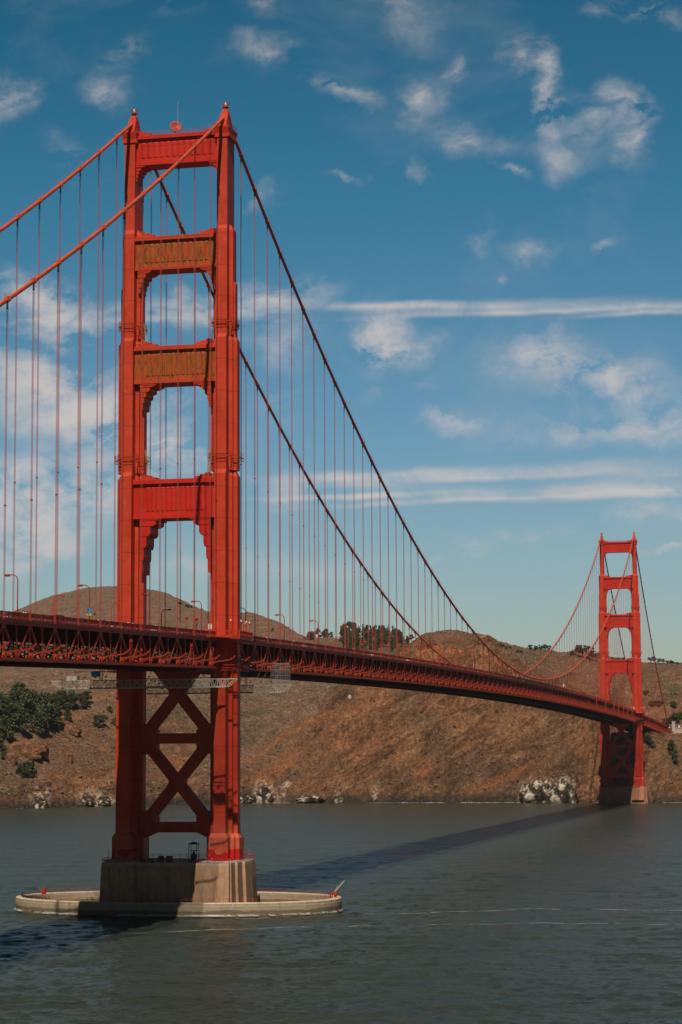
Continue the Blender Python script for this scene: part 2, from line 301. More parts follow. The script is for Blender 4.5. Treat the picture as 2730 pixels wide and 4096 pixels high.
for b in PUFF:
    g=wm('MULTIPLY',blob(*b[:5],qd),b[5]*.85); acc=g if acc is None else wm('ADD',acc,g)
tex=nz(11,9,.62,sc=(1,1.9,1),dist=.35).outputs['Fac']; tex2=nz(46,7,.6,sc=(1,1.3,1),off=(5,2,0),dist=.5).outputs['Fac']
fm=wn('ShaderNodeMapping',{'Vector':qd,'Rotation':(0,0,math.radians(24)),'Scale':(.55,2.3,1)}); fib=wn('ShaderNodeTexNoise',{'Vector':fm.outputs[0],'Scale':17.,'Detail':10.,'Roughness':.66,'Distortion':.9}).outputs['Fac']
tx=wm('MULTIPLY_ADD',tex2,.30,wm('MULTIPLY_ADD',fib,.50,wm('MULTIPLY',tex,.42))); txs=wn('ShaderNodeMapRange',{0:tx,1:.55,2:.74,3:.0,4:1.75}).outputs[0]
puff=wm('MULTIPLY',acc,txs)
acs=None
for b in STRIP:
    g=wm('MULTIPLY',blob(*b[:5],qs),b[5]*.85); acs=g if acs is None else wm('ADD',acs,g)
st=nz(30,10,.68,sc=(.6,1.1,1),off=(9,4,0),dist=.8).outputs['Fac']; acs=wm('MULTIPLY',acs,wn('ShaderNodeMapRange',{0:st,1:.36,2:.66,3:.25,4:1.6}).outputs[0])
veil=wn('ShaderNodeMapRange',{0:nz(5,8,.65,sc=(1,1.8,1),off=(2,7,0),dist=.4).outputs['Fac'],1:.52,2:.8,3:0.,4:.14}).outputs[0]
al=wm('ADD',wm('ADD',puff,acs),veil); al=wm('SUBTRACT',1.,wm('POWER',2.718,wm('MULTIPLY',al,-1.25)))
al=wm('MULTIPLY',wm('MULTIPLY',al,wm('GREATER_THAN',sep.outputs[0],.06)),wm('GREATER_THAN',sep.outputs[2],0.)); al=wm('MINIMUM',al,.88)
CLOUD=wn('ShaderNodeRGB'); CLOUD.outputs[0].default_value=(7.9,7.2,6.8,1)
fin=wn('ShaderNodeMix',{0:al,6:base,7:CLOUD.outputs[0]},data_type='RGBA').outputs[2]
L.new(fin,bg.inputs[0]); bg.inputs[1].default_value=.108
sun=bpy.data.lights.new('sun','SUN'); sun.energy=5.0; sun.angle=math.radians(.53); sun.color=(1,.89,.74)
so=bpy.data.objects.new('sun',sun); COL.objects.link(so); so.rotation_euler=sd.to_track_quat('Z','Y').to_euler()
scene.view_settings.view_transform='Standard'; scene.view_settings.look='None'; scene.view_settings.exposure=-.45

# ---------------------------------------------------------------- bridge geometry functions
H=13.85
ZT=226.92; SAG=142.09
def cab(x):
    if 0<=x<=1280: return ZT-SAG+SAG*((x-640)/640)**2
    a=-x if x<0 else x-1280
    return ZT-.5842*a+3.5e-4*a*a
def zr(x):      # top of deck railing
    if x<0: return 77.5+.0255*x
    if x>1280: return 77.5-.0255*(x-1280)
    return 77.5+6.*(1-((x-640)/640)**2)
PAN=15.24
SUSP=[-15.53-PAN*k for k in range(21)]+[16.69+PAN*k for k in range(82)]+[1280+15.53+PAN*k for k in range(21)]

def crux(mb,cy,sg,z0,z1,core,mid=None,out=None,ch=0.):
    # stepped cross section of one tower leg: boxes (half depth, half width)
    for k,bx in enumerate((core,mid,out)):
        if not bx: continue
        d,w_=bx; a=(-d,d,cy-w_,cy+w_)
        mb.box(*a,z0,z1-(ch if k==0 else 0)*0)
def make_tower(X0,near,rustm):
    nm='near south tower' if near else 'distant north tower'
    T_=empty('suspension_bridge_tower',(X0,0,0),label=('near' if near else 'distant')+(' red steel bridge tower standing on the pier inside the oval concrete ring' if near else ' red steel bridge tower at the foot of the far brown cliff'),cat='bridge tower',group='suspension bridge towers')
    for sg in (-1,1):
        c=sg*H; m=MB()
        # (z0,z1, core(d,w), mid, out)
        segs=[(21.2,76.,(5.9,1.65),(2.6,2.75),(1.5,3.95)),(76.003,122.,(5.8,1.65),(2.5,2.75),(1.5,3.95)),(123.2,161.,(5.0,1.6),(2.3,2.75),(1.4,3.85)),(162.2,192.6,(4.2,1.62),(1.75,2.75),None),(193.7,219.5,(3.75,1.55),None,None)]
        for i,(a,b,co_,mi,ou) in enumerate(segs):
            m.box(-co_[0],co_[0],c-co_[1],c+co_[1],a,b)
            if i+1<len(segs) and i>0:
                n_=segs[i+1]; m.frus((-co_[0],co_[0],c-co_[1],c+co_[1]),(-n_[2][0],n_[2][0],c-n_[2][1],c+n_[2][1]),b+.002,n_[0]-.002)
            if mi: m.box(-mi[0],mi[0],c-mi[1],c+mi[1],a+.001,b-.3 if i!=3 else b); 
            if ou: m.box(-ou[0],ou[0],c-ou[1],c+ou[1],a+.002,b-.5)
            if mi and i>0:
                m.frus((-mi[0],mi[0],c-mi[1],c+mi[1]),(-mi[0]*.7,mi[0]*.7,c-mi[1]+.9,c+mi[1]-.9),(b-.3 if i!=3 else b)+.002,b+1.6)
            if ou and i>0:
                m.frus((-ou[0],ou[0],c-ou[1],c+ou[1]),(-ou[0]*.5,ou[0]*.5,c-ou[1]+1.,c+ou[1]-1.),b-.498,b+1.3)
        # upper outer pilaster that starts below the second step
        m.box(-1.15,1.15,c-3.25,c+3.25,161.1,177.); m.frus((-1.15,1.15,c-3.25,c+3.25),(-.9,.9,c-2.2,c+2.2),177.002,178.6)
        # base widening
        m.box(-6.6,6.6,c-2.5,c+2.5,14.2,20.5); m.frus((-6.6,6.6,c-2.5,c+2.5),(-5.9,5.9,c-1.66,c+1.66),20.502,21.7)
        m.box(-3.7,3.7,c-3.6,c+3.6,14.201,20.4); m.frus((-3.7,3.7,c-3.6,c+3.6),(-2.6,2.6,c-2.76,c+2.76),20.402,21.6)
        m.box(-2.4,2.4,c-4.7,c+4.7,14.202,20.3); m.frus((-2.4,2.4,c-4.7,c+4.7),(-1.5,1.5,c-3.96,c+3.96),20.302,21.5)
        leg=m.obj('leg',M['orange'] if not near else M['orange_leg'],T_)
        if near: leg['label']='near leg, sunlit down to the pier' if sg<0 else 'far leg, shaded below the deck'
        # saddle housing, cornice, beacon
        s=MB(); s.box(-4.1,4.1,c-1.95,c+1.95,219.5,220.6); s.frus((-4.1,4.1,c-1.95,c+1.95),(-4.6,4.6,c-2.3,c+2.3),220.602,222.3)
        for x in np.arange(-3.6,3.7,.9):
            for q_ in (-1,1): s.box(x-.2,x+.2,c+q_*1.96-.25,c+q_*1.96+.25,219.6,221.4)
        s.box(-4.6,4.6,c-2.3,c+2.3,222.302,222.6)
        s.frus((-3.9,3.9,c-1.3,c+1.3),(-1.4,1.4,c-1.1,c+1.1),222.6,227.)
        s.frus((-1.4,1.4,c-1.1,c+1.1),(-.75,.75,c-.75,c+.75),227.002,228.4)
        s.obj('saddle_housing',M['orange'],T_)
        bq=MB(); bq.tube([(0,c,228.4),(0,c,229.2)],[.6,.55],10); bq.box(-.85,.85,c-.85,c+.85,229.2,229.35)
        for i in range(4):
            a=[(-.85,-.85),(.85,-.85),(.85,.85),(-.85,.85)][i]; b=[(-.85,-.85),(.85,-.85),(.85,.85),(-.85,.85)][(i+1)%4]
            bq.beam((a[0],c+a[1],229.35),(a[0],c+a[1],230.6),.09)
            for zz in (230.,230.55): bq.beam((a[0],c+a[1],zz),(b[0],c+b[1],zz),.08)
        bo=bq.obj('beacon_platform',M['truss'],T_)
        lb=MB().tube([(0,c,229.4),(0,c,230.),(0,c,230.5),(0,c,230.75)],[.3,.3,.25,.08],10).obj('beacon_lamp',M['glass'],bo,True)
        rl=MB()
        for zz in (223.2,223.75): 
            for q_ in (-1,1): rl.beam((-4.5,c+q_*2.25,zz),(4.5,c+q_*2.25,zz),.07)
            for q_ in (-1,1): rl.beam((q_*4.5,c-2.25,zz),(q_*4.5,c+2.25,zz),.07)
        for x in np.arange(-4.5,4.6,1.5):
            for q_ in (-1,1): rl.beam((x,c+q_*2.25,222.6),(x,c+q_*2.25,223.8),.07)
        rl.obj('top_railing',M['truss'],T_)
        # galleries round the shafts
        for zg,(gd,gw) in ((165.6,(4.2,2.75)),(127.,(5.0,3.85))):
            g=MB(); o=.9
            o=.6; X_,Y_=gd+o,gw+o
            for (a,b) in (((-X_,-2.6),(X_,-2.6)),):
                pass
            ring=[(-X_,-2.6),(-2.8,-2.6),(-2.8,-Y_),(2.8,-Y_),(2.8,-2.6),(X_,-2.6),(X_,2.6),(2.8,2.6),(2.8,Y_),(-2.8,Y_),(-2.8,2.6),(-X_,2.6)]
            for i in range(12):
                a=ring[i]; b=ring[(i+1)%12]
                for dz,th in ((0,.2),(.75,.05),(1.35,.06),(-.9,.08)): g.beam((a[0],c+a[1],zg+dz),(b[0],c+b[1],zg+dz),th)
                Ln=math.hypot(b[0]-a[0],b[1]-a[1]); n=max(1,int(Ln/1.3))
                for k in range(n):
                    t_=k/n; x=a[0]+(b[0]-a[0])*t_; y=c+a[1]+(b[1]-a[1])*t_; g.beam((x,y,zg-1.1),(x,y,zg+1.4),.06)
            g.obj('gallery',M['truss'],T_)
    # portal struts
    inner={0:12.3,1:11.1,2:10.6,3:9.9}
    for i,(z0,z1,Yi,bw,bh,hd,rs) in enumerate([(212.9,221.8,12.3,2.1,4.6,2.5,0),(181.8,191.7,11.15,3.0,6.5,2.9,1),(148.7,159.5,10.1,3.7,7.2,3.3,1),(109.8,121.,9.95,4.2,15.5,3.6,0)]):
        s=MB(); yy=H-1.62
        wb=MB(); wb.box(-hd,hd,-yy,yy,z0+.9,z1-1.25)
        s.box(-hd-.8,hd+.8,-yy,yy,z1-1.25+.003,z1-.2); s.frus((-hd-.8,hd+.8,-yy,yy),(-hd+.2,hd-.2,-yy,yy),z1-.197,z1+.15)
        s.box(-hd-.55,hd+.55,-yy,yy,z0,z0+.897)
        so_=s.obj('portal_strut',M['rust2'] if (near and rs) else M['panel'],T_)
        wb.obj('web_plate',M['rust'] if (near and rs) else M['panel'],so_)
        if near and rs: so_['label']='peeling strut with ochre rust'
        f=MB(); n=12; W=2*(Yi-1.3)/n
        for sx in (-1,1):
            xs=sx*hd
            for k in range(n):
                y0=-(Yi-1.3)+W*k; za=z0+2.3; zb=z1-2.2; e_=.24*sx
                V=[(xs,y0,za),(xs+e_,y0+W/2,za),(xs,y0+W,za),(xs,y0,zb),(xs+e_,y0+W/2,zb-.35),(xs,y0+W,zb),(xs,y0+W/2,zb+.3)]
                f.add(V,[(0,1,4,3),(1,2,5,4),(0,2,1),(3,4,6),(4,5,6)])
            f.box(xs-.05 if sx>0 else xs-.12,xs+.12 if sx>0 else xs+.05,-(Yi-1.2),Yi-1.2,zb+.32,zb+.46)
        f.obj('fluted_panel',(M['rust'] if (near and rs) else M['panel']),so_)
        # raised ends and corbels
        for sg in (-1,1):
            m=MB()
            for a,b,dz in ((0.,1.2,1.5),(1.202,2.6,1.05),(2.602,4.2,.6)):
                y0=Yi-b; y1=Yi-a
                m.box(-hd+.3,hd-.3,min(sg*y0,sg*y1),max(sg*y0,sg*y1),z1+.152,z1+.152+dz)
            m.obj('raised_end',M['orange'],T_); m=MB()
            ns=5
            for k in range(ns):          # stepped bracket: each lower step is narrower
                f0=k/ns; wk=bw*(1-f0)**2.3+.25; h0=z0-bh*(f0**1.25)-.002*k; h1=z0-bh*(((k+1)/ns)**1.25)
                a=Yi-wk; dk=hd+.35-.13*k
                pl=[(sg*(Yi+.4),h0),(sg*a,h0),(sg*a,h1+(h0-h1)*.3),(sg*(a+.22*wk),h1),(sg*(Yi+.4),h1)]
                m.prismX(pl,-dk,dk)
            cb=m.obj('corbel_bracket',(M['panel'] if not (near and rs) else M['rust2']),T_)
            MB().box(-hd-.45,hd+.45,min(sg*(Yi-bw*1.25),sg*Yi),max(sg*(Yi-bw*1.25),sg*Yi),z0-.45,z0-.004).obj('ledge',M['panel'],cb)
    # railing on top of the first strut
    r=MB()
    for x in (-2.2,2.2):
        for dz in (.55,1.1): r.beam((x,-9.5,222+dz),(x,9.5,222+dz),.08)
        for y in np.arange(-9.5,9.6,1.58): r.beam((x,y,221.9),(x,y,223.15),.08)
    r.obj('strut_railing',M['truss'],T_)
    for zz in (191.9,159.7,121.2):
        r=MB(); 
        for x in (-1.5,1.5):
            for dz in (.5,1.1): r.beam((x,-7.6,zz+dz),(x,-6.,zz+dz),.1)
            for y in (-7.6,-6.8,-6.): r.beam((x,y,zz),(x,y,zz+1.15),.1)
        r.beam((0,-9.6,zz+1.6),(0,9.6,zz+1.45),.04); r.obj('access_hatch_rail',M['truss'],T_)
    # inner ladders in safety cages
    for sg in (-1,1):
        for z0,z1,Y in ((160.5,167.,10.9),(122.,130.,9.6)):
            l=MB(); y=sg*(Y-.5)
            for x in (-.35,.35): l.beam((x,y,z0),(x,y+sg*.9,z1),.1)
            for x in (-.45,.45): l.beam((x,y-sg*.8,z0),(x,y+sg*.1,z1),.07)
            for k in range(12):
                t_=k/11; yy=y+sg*.9*t_; zz=z0+(z1-z0)*t_; l.beam((-.4,yy,zz),(.4,yy,zz),.07); l.beam((-.45,yy-sg*.8,zz),(-.45,yy,zz),.06)
            l.obj('caged_ladder',M['yellow'],T_)
    # cross bracing below the deck
    b=MB(); Yi=H-3.9; hx=1.45
    def dg(p,q_,w_,d):
        b.beam((0,p[0],p[1]),(0,q_[0],q_[1]),2*d,w_,upv=(0,1,0) if False else (0,0,1))
    for (p,q_) in (((0,35.7),(1,47.9)),((0,35.7),(1,23.4)),((0,60.6),(1,48.0)),((0,60.6),(1,73.))):
        for sg in (-1,1): dg((0,p[1]),(sg*(Yi+.3),q_[1]),2.85,hx-.01*(1 if sg>0 else 2))
    for z0,z1 in ((46.4,49.3),(21.7,24.6)): b.box(-hx+.05,hx-.05,-Yi-1.2,Yi+1.2,z0,z1)
    for zc_ in (35.7,60.6):
        b.prismX([(-2.3,zc_-1.7),(-.5,zc_-2.8),(.5,zc_-2.8),(2.3,zc_-1.7),(2.3,zc_+1.7),(.5,zc_+2.8),(-.5,zc_+2.8),(-2.3,zc_+1.7)],-hx-.08,hx+.08)
    for sg in (-1,1):
        for pl in ([(Yi+1.2,52.2),(Yi-.2,52.),(Yi-4.1,50.2),(Yi-4.1,44.9),(Yi-.2,43.4),(Yi+1.2,43.2)],[(Yi+1.2,28.),(Yi-.2,27.8),(Yi-4.1,26.4),(Yi-4.1,21.75),(Yi-.6,20.2),(Yi+1.2,20.)]):
            b.prismX([(sg*y,z) for y,z in pl],-hx-.12,hx+.12)
    b.box(-hx-.05,hx+.05,-2.35,2.35,60.6,70.)
    b.obj('cross_bracing',M['truss'] if near else M['orange'],T_)
    for zz in (49.4,24.7):
        r=MB(); r.beam((-.8,-5.6,zz+1.1),(-.8,5.6,zz+1.1),.06); r.beam((-.8,5.,zz),(-.8,5.,zz+1.5),.1); r.beam((-.8,4.4,zz+.4),(-.8,5.6,zz+.4),.08); r.obj('walk_line',M['truss'],T_)
    # platform that carries the walkway round the outside of each leg
    for sg in (-1,1):
        zb=zr(0)-1.25; p=MB()
        P=[(-8.6,12.9),(8.6,12.9),(8.6,18.3),(7.,19.9),(-7.,19.9),(-8.6,18.3)]
        P=[(x,sg*y) for x,y in P]
        p.prismZ(P,zb-1.1,zb); p.prismZ([(x*.95,y*(1 if abs(y)<13 else .95)) for x,y in P],zb-1.9,zb-1.103)
        for x in (-6,-3,0,3,6): p.prismX([(sg*19.,zb-1.1),(sg*17.2,zb-1.9),(sg*14.,zb-5.2),(sg*14.,zb-1.1)],x-.12,x+.12)
        for s_ in (-1,1): p.prismZ([(s_*x,sg*y) for x,y in ((17.5,13.25),(17.5,14.3),(8.62,17.9),(8.62,13.25))],zb-.9,zb-.65)  # flare plates added to cast shade on the leg below the platform
        pf=p.obj('walkway_platform',M['truss'],T_)
        rb=MB()
        for zz in (66.6,68.): 
            for (a_,b_) in (((-7.5,14.2),(-7.5,18.6)),((-7.5,18.6),(7.5,18.6)),((7.5,18.6),(7.5,14.2))): rb.beam((a_[0],sg*a_[1],zz),(b_[0],sg*b_[1],zz),.22)
        for k in range(12):
            x0_=-7.5+1.25*k; rb.beam((x0_,sg*18.6,66.6 if k%2 else 68.),(x0_+1.25,sg*18.6,68. if k%2 else 66.6),.14)
        for x0_ in (-7.5,-2.5,2.5,7.5): rb.beam((x0_,sg*18.6,67.2),(x0_,sg*14.4,67.2),.2)
        rb.obj('lower_ring_truss',M['orange'],T_)
        if near: pf['label']='sunlit walkway bay around the leg' if sg<0 else 'far walkway bay around the leg'
        r=MB()
        E_=[P[0],P[5],P[4],P[3],P[2],P[1]]
        for i in range(5):
            a,bb=E_[i],E_[i+1]
            for dz,th in ((1.2,.13),(.12,.1)): r.beam((a[0],a[1],zb+dz),(bb[0],bb[1],zb+dz),th)
            n=max(2,int(math.hypot(a[0]-bb[0],a[1]-bb[1])/.32))
            for k in range(n):
                t_=k/n; x=a[0]+(bb[0]-a[0])*t_; y=a[1]+(bb[1]-a[1])*t_; r.beam((x,y,zb+.1),(x,y,zb+1.2),.07)
            r.beam((a[0],a[1],zb-1.),(a[0],a[1],zb+1.5),.28)
        r.obj('balcony_railing',M['orange'],pf)
        for (x,y) in ((-7.8,17.6),(-4.2,19.6),(1.,19.7),(5.,19.5),(8.2,17.5)):
            l=MB(); l.tube([(x,sg*y,zb),(x,sg*y,zb+3.6)],.12,8); l.tube([(x,sg*y,zb+3.6),(x,sg*y,zb+3.75)],[.3,.3],8)
            lo=l.obj('globe_lamp',M['orange'],T_); 
            MB().tube([(x,sg*y,zb+3.76),(x,sg*y,zb+3.95),(x,sg*y,zb+4.2),(x,sg*y,zb+4.38)],[.18,.3,.28,.08],10).obj('globe',M['glass'],lo,True)
    return T_
M['orange_leg']=paint('leg_orange',(0.58,.044,.014),.3,fade=True)
make_tower(0,True,True); make_tower(1280,False,False)

# radar dish and masts on the near tower's top strut
d=empty('dish_antenna',(0,.9,222),label='round red dish antenna on top strut of the near tower',cat='antenna')
R_=1.65; m=MB(); rings=[]; n=24; V=[];F=[]
ax=np.array([-.86,-.42,.28]); ax/=np.linalg.norm(ax); a1=np.cross(ax,(0,0,1)); a1/=np.linalg.norm(a1); a2=np.cross(a1,ax)
c0=np.array([-1.2,.0,2.1])
for s_ in (0,1):
    for k in range(7):
        rr=R_*(k/6+.001); dep=.5*(rr/R_)**2
        for j in range(n):
            an=2*math.pi*j/n; V.append(c0+ax*(dep-.09*s_)+rr*(a1*math.cos(an)+a2*math.sin(an)))
for s_ in (0,1):
    for k in range(6):
        for j in range(n): F.append((s_*7*n+k*n+j,s_*7*n+k*n+(j+1)%n,s_*7*n+(k+1)*n+(j+1)%n,s_*7*n+(k+1)*n+j))
for j in range(n): F.append((6*n+j,6*n+(j+1)%n,13*n+(j+1)%n,13*n+j))
m.add(V,F); m.obj('reflector',simple('dish_red',(.45,.07,.045),.6),d,True)
m=MB(); m.tube([c0-ax*.1,c0-ax*.9],[.9,.5],12); m.tube([(-.6,.3,0),(-.5,.3,2.)],.18,8); m.tube([c0+ax*.1,c0+ax*.9],.07,6); m.tube([c0+ax*.8,c0+ax*1.],.16,8)
m.obj('mount',M['orange'],d)
m=MB(); m.tube([(0,.55,222),(0,.55,228.5),(0,.55,232)],[.09,.06,.045],6); m.obj('radio_mast',M['white'],None,label='tall thin white aerial behind the round dish',cat='aerial')
m=MB(); m.tube([(0,1.5,222),(0,1.5,226.6)],[.05,.04],6); m.obj('radio_mast',M['orange'],None,label='short thin aerial left of the tall white one',cat='aerial')
m=MB(); m.tube([(0,-.5,222),(0,-.5,226)],[.05,.04],6); m.obj('radio_mast',M['orange'],None,label='shortest thin aerial right of the tall white one',cat='aerial')

# ---------------------------------------------------------------- cables
for sg,side in ((-1,'near'),(1,'far')):
    c=sg*H; E_=empty('main_cable',(0,c,0),label=('near' if sg<0 else 'far')+(' main cable, over the fully sunlit leg of the near tower' if sg<0 else ' main cable running behind, over the shaded leg of the near tower'),cat='cable',group='main suspension cables')
    xs=np.concatenate([np.arange(-343,0,5.),np.arange(0,1280,5.),np.arange(1280,1624,5.),[1623]])
    m=MB(); m.tube([(x,0,cab(x)) for x in xs],.47,12); m.obj('cable',M['cable'],E_,True)
    hr=MB()
    for o_ in (-.45,.45):
        for a,b in ((-343,-6),(6,1274),(1286,1620)):
            X_=np.linspace(a,b,max(2,int((b-a)/15))); hr.tube([(x,o_,cab(x)+1.25) for x in X_],.022,4)
    hr.obj('hand_rope',M['rope'],E_)
    bands=[]
    allx=sorted(SUSP,key=lambda x:abs(x+594))
    rest=MB()
    for i,x in enumerate(allx):
        e=1.; s_=(cab(x+e)-cab(x-e))/(2*e); dv=np.array([1,0,s_]); dv/=math.hypot(1,s_)
        P=np.array([x,0,cab(x)]); mm=MB() if i<99 else rest
        mm.tube([P-dv*.62,P-dv*.6,P-dv*.1,P+dv*.1,P+dv*.6,P+dv*.62],[.55,.66,.66,.6,.66,.55],10)
        nrm=np.array([-dv[2],0,dv[0]]); mm.beam(P+nrm*.45-dv*.45,P+nrm*.45+dv*.45,.5,.5)
        for o_ in (-.45,.45): mm.beam(P+nrm*.6+np.array([0,o_,0]),P+np.array([0,o_,1.9]),.05)
        if i<99: mm.obj('cable_band',M['cable'],E_)
    rest.obj('cable_bands',M['cable'],E_,kind='stuff')

# suspender ropes, unit-height mesh copied and scaled for each hanger
m=MB()
for x in (-.19,.19):
    for y in (-.12,.12): m.tube([(x,y,0),(x,y,1)],.034,6,False)
rope=m.mesh('hanger_rope',M['rope'])
m=MB(); m.tube([(-.22,0,-1.5),(-.34,0,-.4),(-.34,0,0)],.07,6); m.tube([(.22,0,-1.5),(.34,0,-.4),(.34,0,0)],.07,6); m.box(-.32,.32,-.16,.16,-1.72,-1.5)
sock=m.mesh('hanger_clamp',M['dark'])
m=MB(); m.box(-.3,.3,-.2,.2,-.1,.16); m.box(-.34,.34,-.1,.1,.17,.24); sep_=m.mesh('spacer_clamp',M['rope'])
for sg in (-1,1):
    cnt={}
    for x in SUSP:
        z0=zr(x)-2.4; z1=cab(x)-.5
        if z1-z0<1.4: z1=z0+1.4
        reg='south of the near tower' if x<0 else ('north of the near tower' if x<=640 else ('south of the distant tower' if x<1280 else 'beyond the distant tower'))
        idx={'south of the near tower':round((-15.53-x)/PAN)+1,'north of the near tower':round((x-16.69)/PAN)+1,'south of the distant tower':82-round((x-16.69)/PAN),'beyond the distant tower':round((x-1295.53)/PAN)+1}[reg]
        e=empty('suspender_rope',(x,sg*H,z0),label=f'{ordn(idx)} pair of hanger ropes {reg} on the {"near" if sg<0 else "far"} cable',cat='hanger rope',group='vertical hanger ropes of the bridge')
        o=bpy.data.objects.new('rope',rope); COL.objects.link(o); o.parent=e; o.scale=(1,1,z1-z0)
        if z1-z0>4:
            o=bpy.data.objects.new('clamp',sock); COL.objects.link(o); o.parent=e; o.location=(0,0,z1-z0+.2)
        if z1-z0>60:
            o=bpy.data.objects.new('spacer_clamp',sep_); COL.objects.link(o); o.parent=e; o.location=(0,0,(z1-z0)*.36)

# ---------------------------------------------------------------- deck
D=empty('bridge_deck',(0,0,0),label='long red trussed roadway deck of the suspension bridge crossing the strait',cat='bridge deck')
SP=[(-343,-7.8),(7.8,1272.2),(1287.8,1622)]
def lin(a,b,st=7.62):
    n=max(1,int(round((b-a)/st))); return np.linspace(a,b,n+1)
XA=lin(-343,1622)
m=MB(); m.strip(XA,zr,-9.8,9.8,-1.9,-1.45); m.obj('road_slab',M['asphalt'],D)
m=MB()
for a,b in SP:
    for sg in (-1,1): m.strip(lin(a,b),zr,min(sg*9.805,sg*13.2),max(sg*9.805,sg*13.2),-1.6,-1.25)
m.obj('sidewalk_slab',simple('walk_concrete',(.28,.26,.24),.9),D)
for sg in (-1,1):
    m=MB()
    for a,b in SP:
        X_=lin(a,b); y=sg*13.35
        m.strip(X_,zr,y-.09,y+.09,-.12,0); m.strip(X_,zr,y-.06,y+.06,-.98,-.88); m.strip(X_,zr,y-.16,y+.16,-1.56,-1.24)
        for x in np.arange(a+.2,b,.26): 
            z=zr(x); m.box(x-.045,x+.045,y-.03,y+.03,z-.9,z-.1)
        for x in np.arange(a,b,3.81): z=zr(x); m.box(x-.13,x+.13,y-.11,y+.11,z-1.25,z+.06)
    o=m.obj('walkway_railing',M['truss'],D); 
    m=MB()
    for a,b in SP:
        X_=lin(a,b); y=sg*9.7; m.strip(X_,zr,y-.1,y+.1,-1.45,-1.1); m.strip(X_,zr,y-.06,y+.06,-.72,-.62)
        for x in np.arange(a,b,3.81): z=zr(x); m.box(x-.08,x+.08,y-.08,y+.08,z-1.1,z-.6)
    m.obj('kerb_railing',M['truss'],D)
    # chords
    m=MB()
    for a,b in SP:
        X_=lin(a,b); y=sg*13.7
        m.strip(X_,zr,y-.32,y+.32,-2.75,-1.9); m.strip(X_,zr,y-.46,y+.46,-1.897,-1.75)
        for x in np.arange(a,b,1.9): z=zr(x); m.box(x-.05,x+.05,y-.40,y+.40,z-2.74,z-1.9)
    m.obj('top_chord',M['truss'],D)
    m=MB()
    for a,b in SP:
        X_=lin(a,b); y=sg*13.7; m.strip(X_,zr,y-.34,y+.34,-10.35,-9.6)
    m.obj('bottom_chord',M['truss'],D)
    rest=MB(); order=sorted(SUSP,key=lambda x:abs(x+200)); y=sg*13.7
    for i,x in enumerate(order):
        mm=MB() if (i<100 and sg<0) else rest
        zt=zr(x)-2.75; zb=zr(x)-9.6
        def T1(xx,d): return (xx,y,zr(xx)+d)
        for s2 in (-1,1):
            xx=x+s2*7.0
            mm.beam(T1(x+s2*.25,-2.7),T1(xx,-9.7),.42,.34)
        mm.beam(T1(x,-2.7),T1(x,-9.7),.3,.3); mm.beam(T1(x+7.62,-2.7),T1(x+7.62,-9.7),.3,.3)
        mm.prismX([],0,0) if False else None
        mm.box(x-.85,x+.85,y-.2,y+.2,zt-.75,zt+.1); mm.box(x+6.8,x+8.4,y-.2,y+.2,zb-.1,zb+.85)
        mm.box(x-.3,x+.3,y-.5,y+.5,zb-.2,zb+.5)
        if i<100 and sg<0: mm.obj('truss_panel',M['truss'],D)
    rest.obj('truss_panels',M['truss'],D,kind='stuff') if sg<0 else rest.obj('far_truss',simple('shade_toned_steel',(.22,.035,.018),.7,.3,.6,.2),D)  # far truss: darker copy of the truss orange, shade put into its colour
# floor framing
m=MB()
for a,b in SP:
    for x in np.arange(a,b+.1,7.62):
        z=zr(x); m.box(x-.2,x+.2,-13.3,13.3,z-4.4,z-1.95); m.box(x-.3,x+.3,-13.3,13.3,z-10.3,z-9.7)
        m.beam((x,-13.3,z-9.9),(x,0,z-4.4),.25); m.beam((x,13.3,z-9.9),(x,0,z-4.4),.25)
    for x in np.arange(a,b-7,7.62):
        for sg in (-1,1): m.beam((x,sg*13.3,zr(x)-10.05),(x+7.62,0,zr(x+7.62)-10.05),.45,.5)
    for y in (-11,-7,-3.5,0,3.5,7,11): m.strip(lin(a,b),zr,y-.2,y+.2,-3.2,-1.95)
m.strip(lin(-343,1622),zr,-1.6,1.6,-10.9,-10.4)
m.obj('floor_framing',simple('grime_and_shade_steel',(.085,.022,.014),.8,.4,.6,.2),D)  # grimy orange, darkened further to put the under-deck shade into the colour
# continuity of chords past tower (links to legs)
# safety net brackets
order=sorted([x+7.62*0 for x in SUSP]+[-0.0+0],key=lambda x:abs(x+300)); rest=MB(); nets=MB(); farb=MB()
def bracket(mm,x,sg,big=1.):
    z=zr(x)-8.75; y0=sg*13.9; y1=sg*(19.8); y2=sg*21.
    mm.beam((x,y0,z),(x,y1,z+.75),.24,.36); mm.beam((x,y1,z+.72),(x,y2,z+1.75),.2,.32); mm.beam((x,y0,z-.9),(x,sg*15.6,z+.1),.22); mm.box(x-.3,x+.3,min(y0,y0+sg*.5),max(y0,y0+sg*.5),z-1.2,z+.3)
    mm.beam((x,y1,z+.7),(x,y1,z+1.3),.14)
for i,x in enumerate(order):
    mm=MB() if i<100 else rest
    bracket(mm,x,-1)
    if i<100: mm.obj('net_bracket',M['orange'],D)
    bracket(farb,x,1)
rest.obj('net_brackets',M['orange'],D,kind='stuff'); farb.obj('far_net_brackets',M['orange'],D)
srt=sorted(order)
for a,b in zip(srt[:-1],srt[1:]):
    n=6
    for sg in (-1,):
        V=[]
        for k in range(n+1):
            x=a+(b-a)*k/n; sagv=.55*math.sin(math.pi*k/n); z=zr(x)-8.75
            V+=[(x,sg*14.3,z+.25-sagv*.3),(x,sg*17.2,z+.55-sagv),(x,sg*19.7,z+1.-sagv*.8),(x,sg*20.95,z+1.8-sagv*.4)]
        nets.add(V,[(4*k+j,4*k+4+j,4*k+5+j,4*k+1+j) for k in range(n) for j in range(3)])
nets.obj('safety_net',M['net'],D)
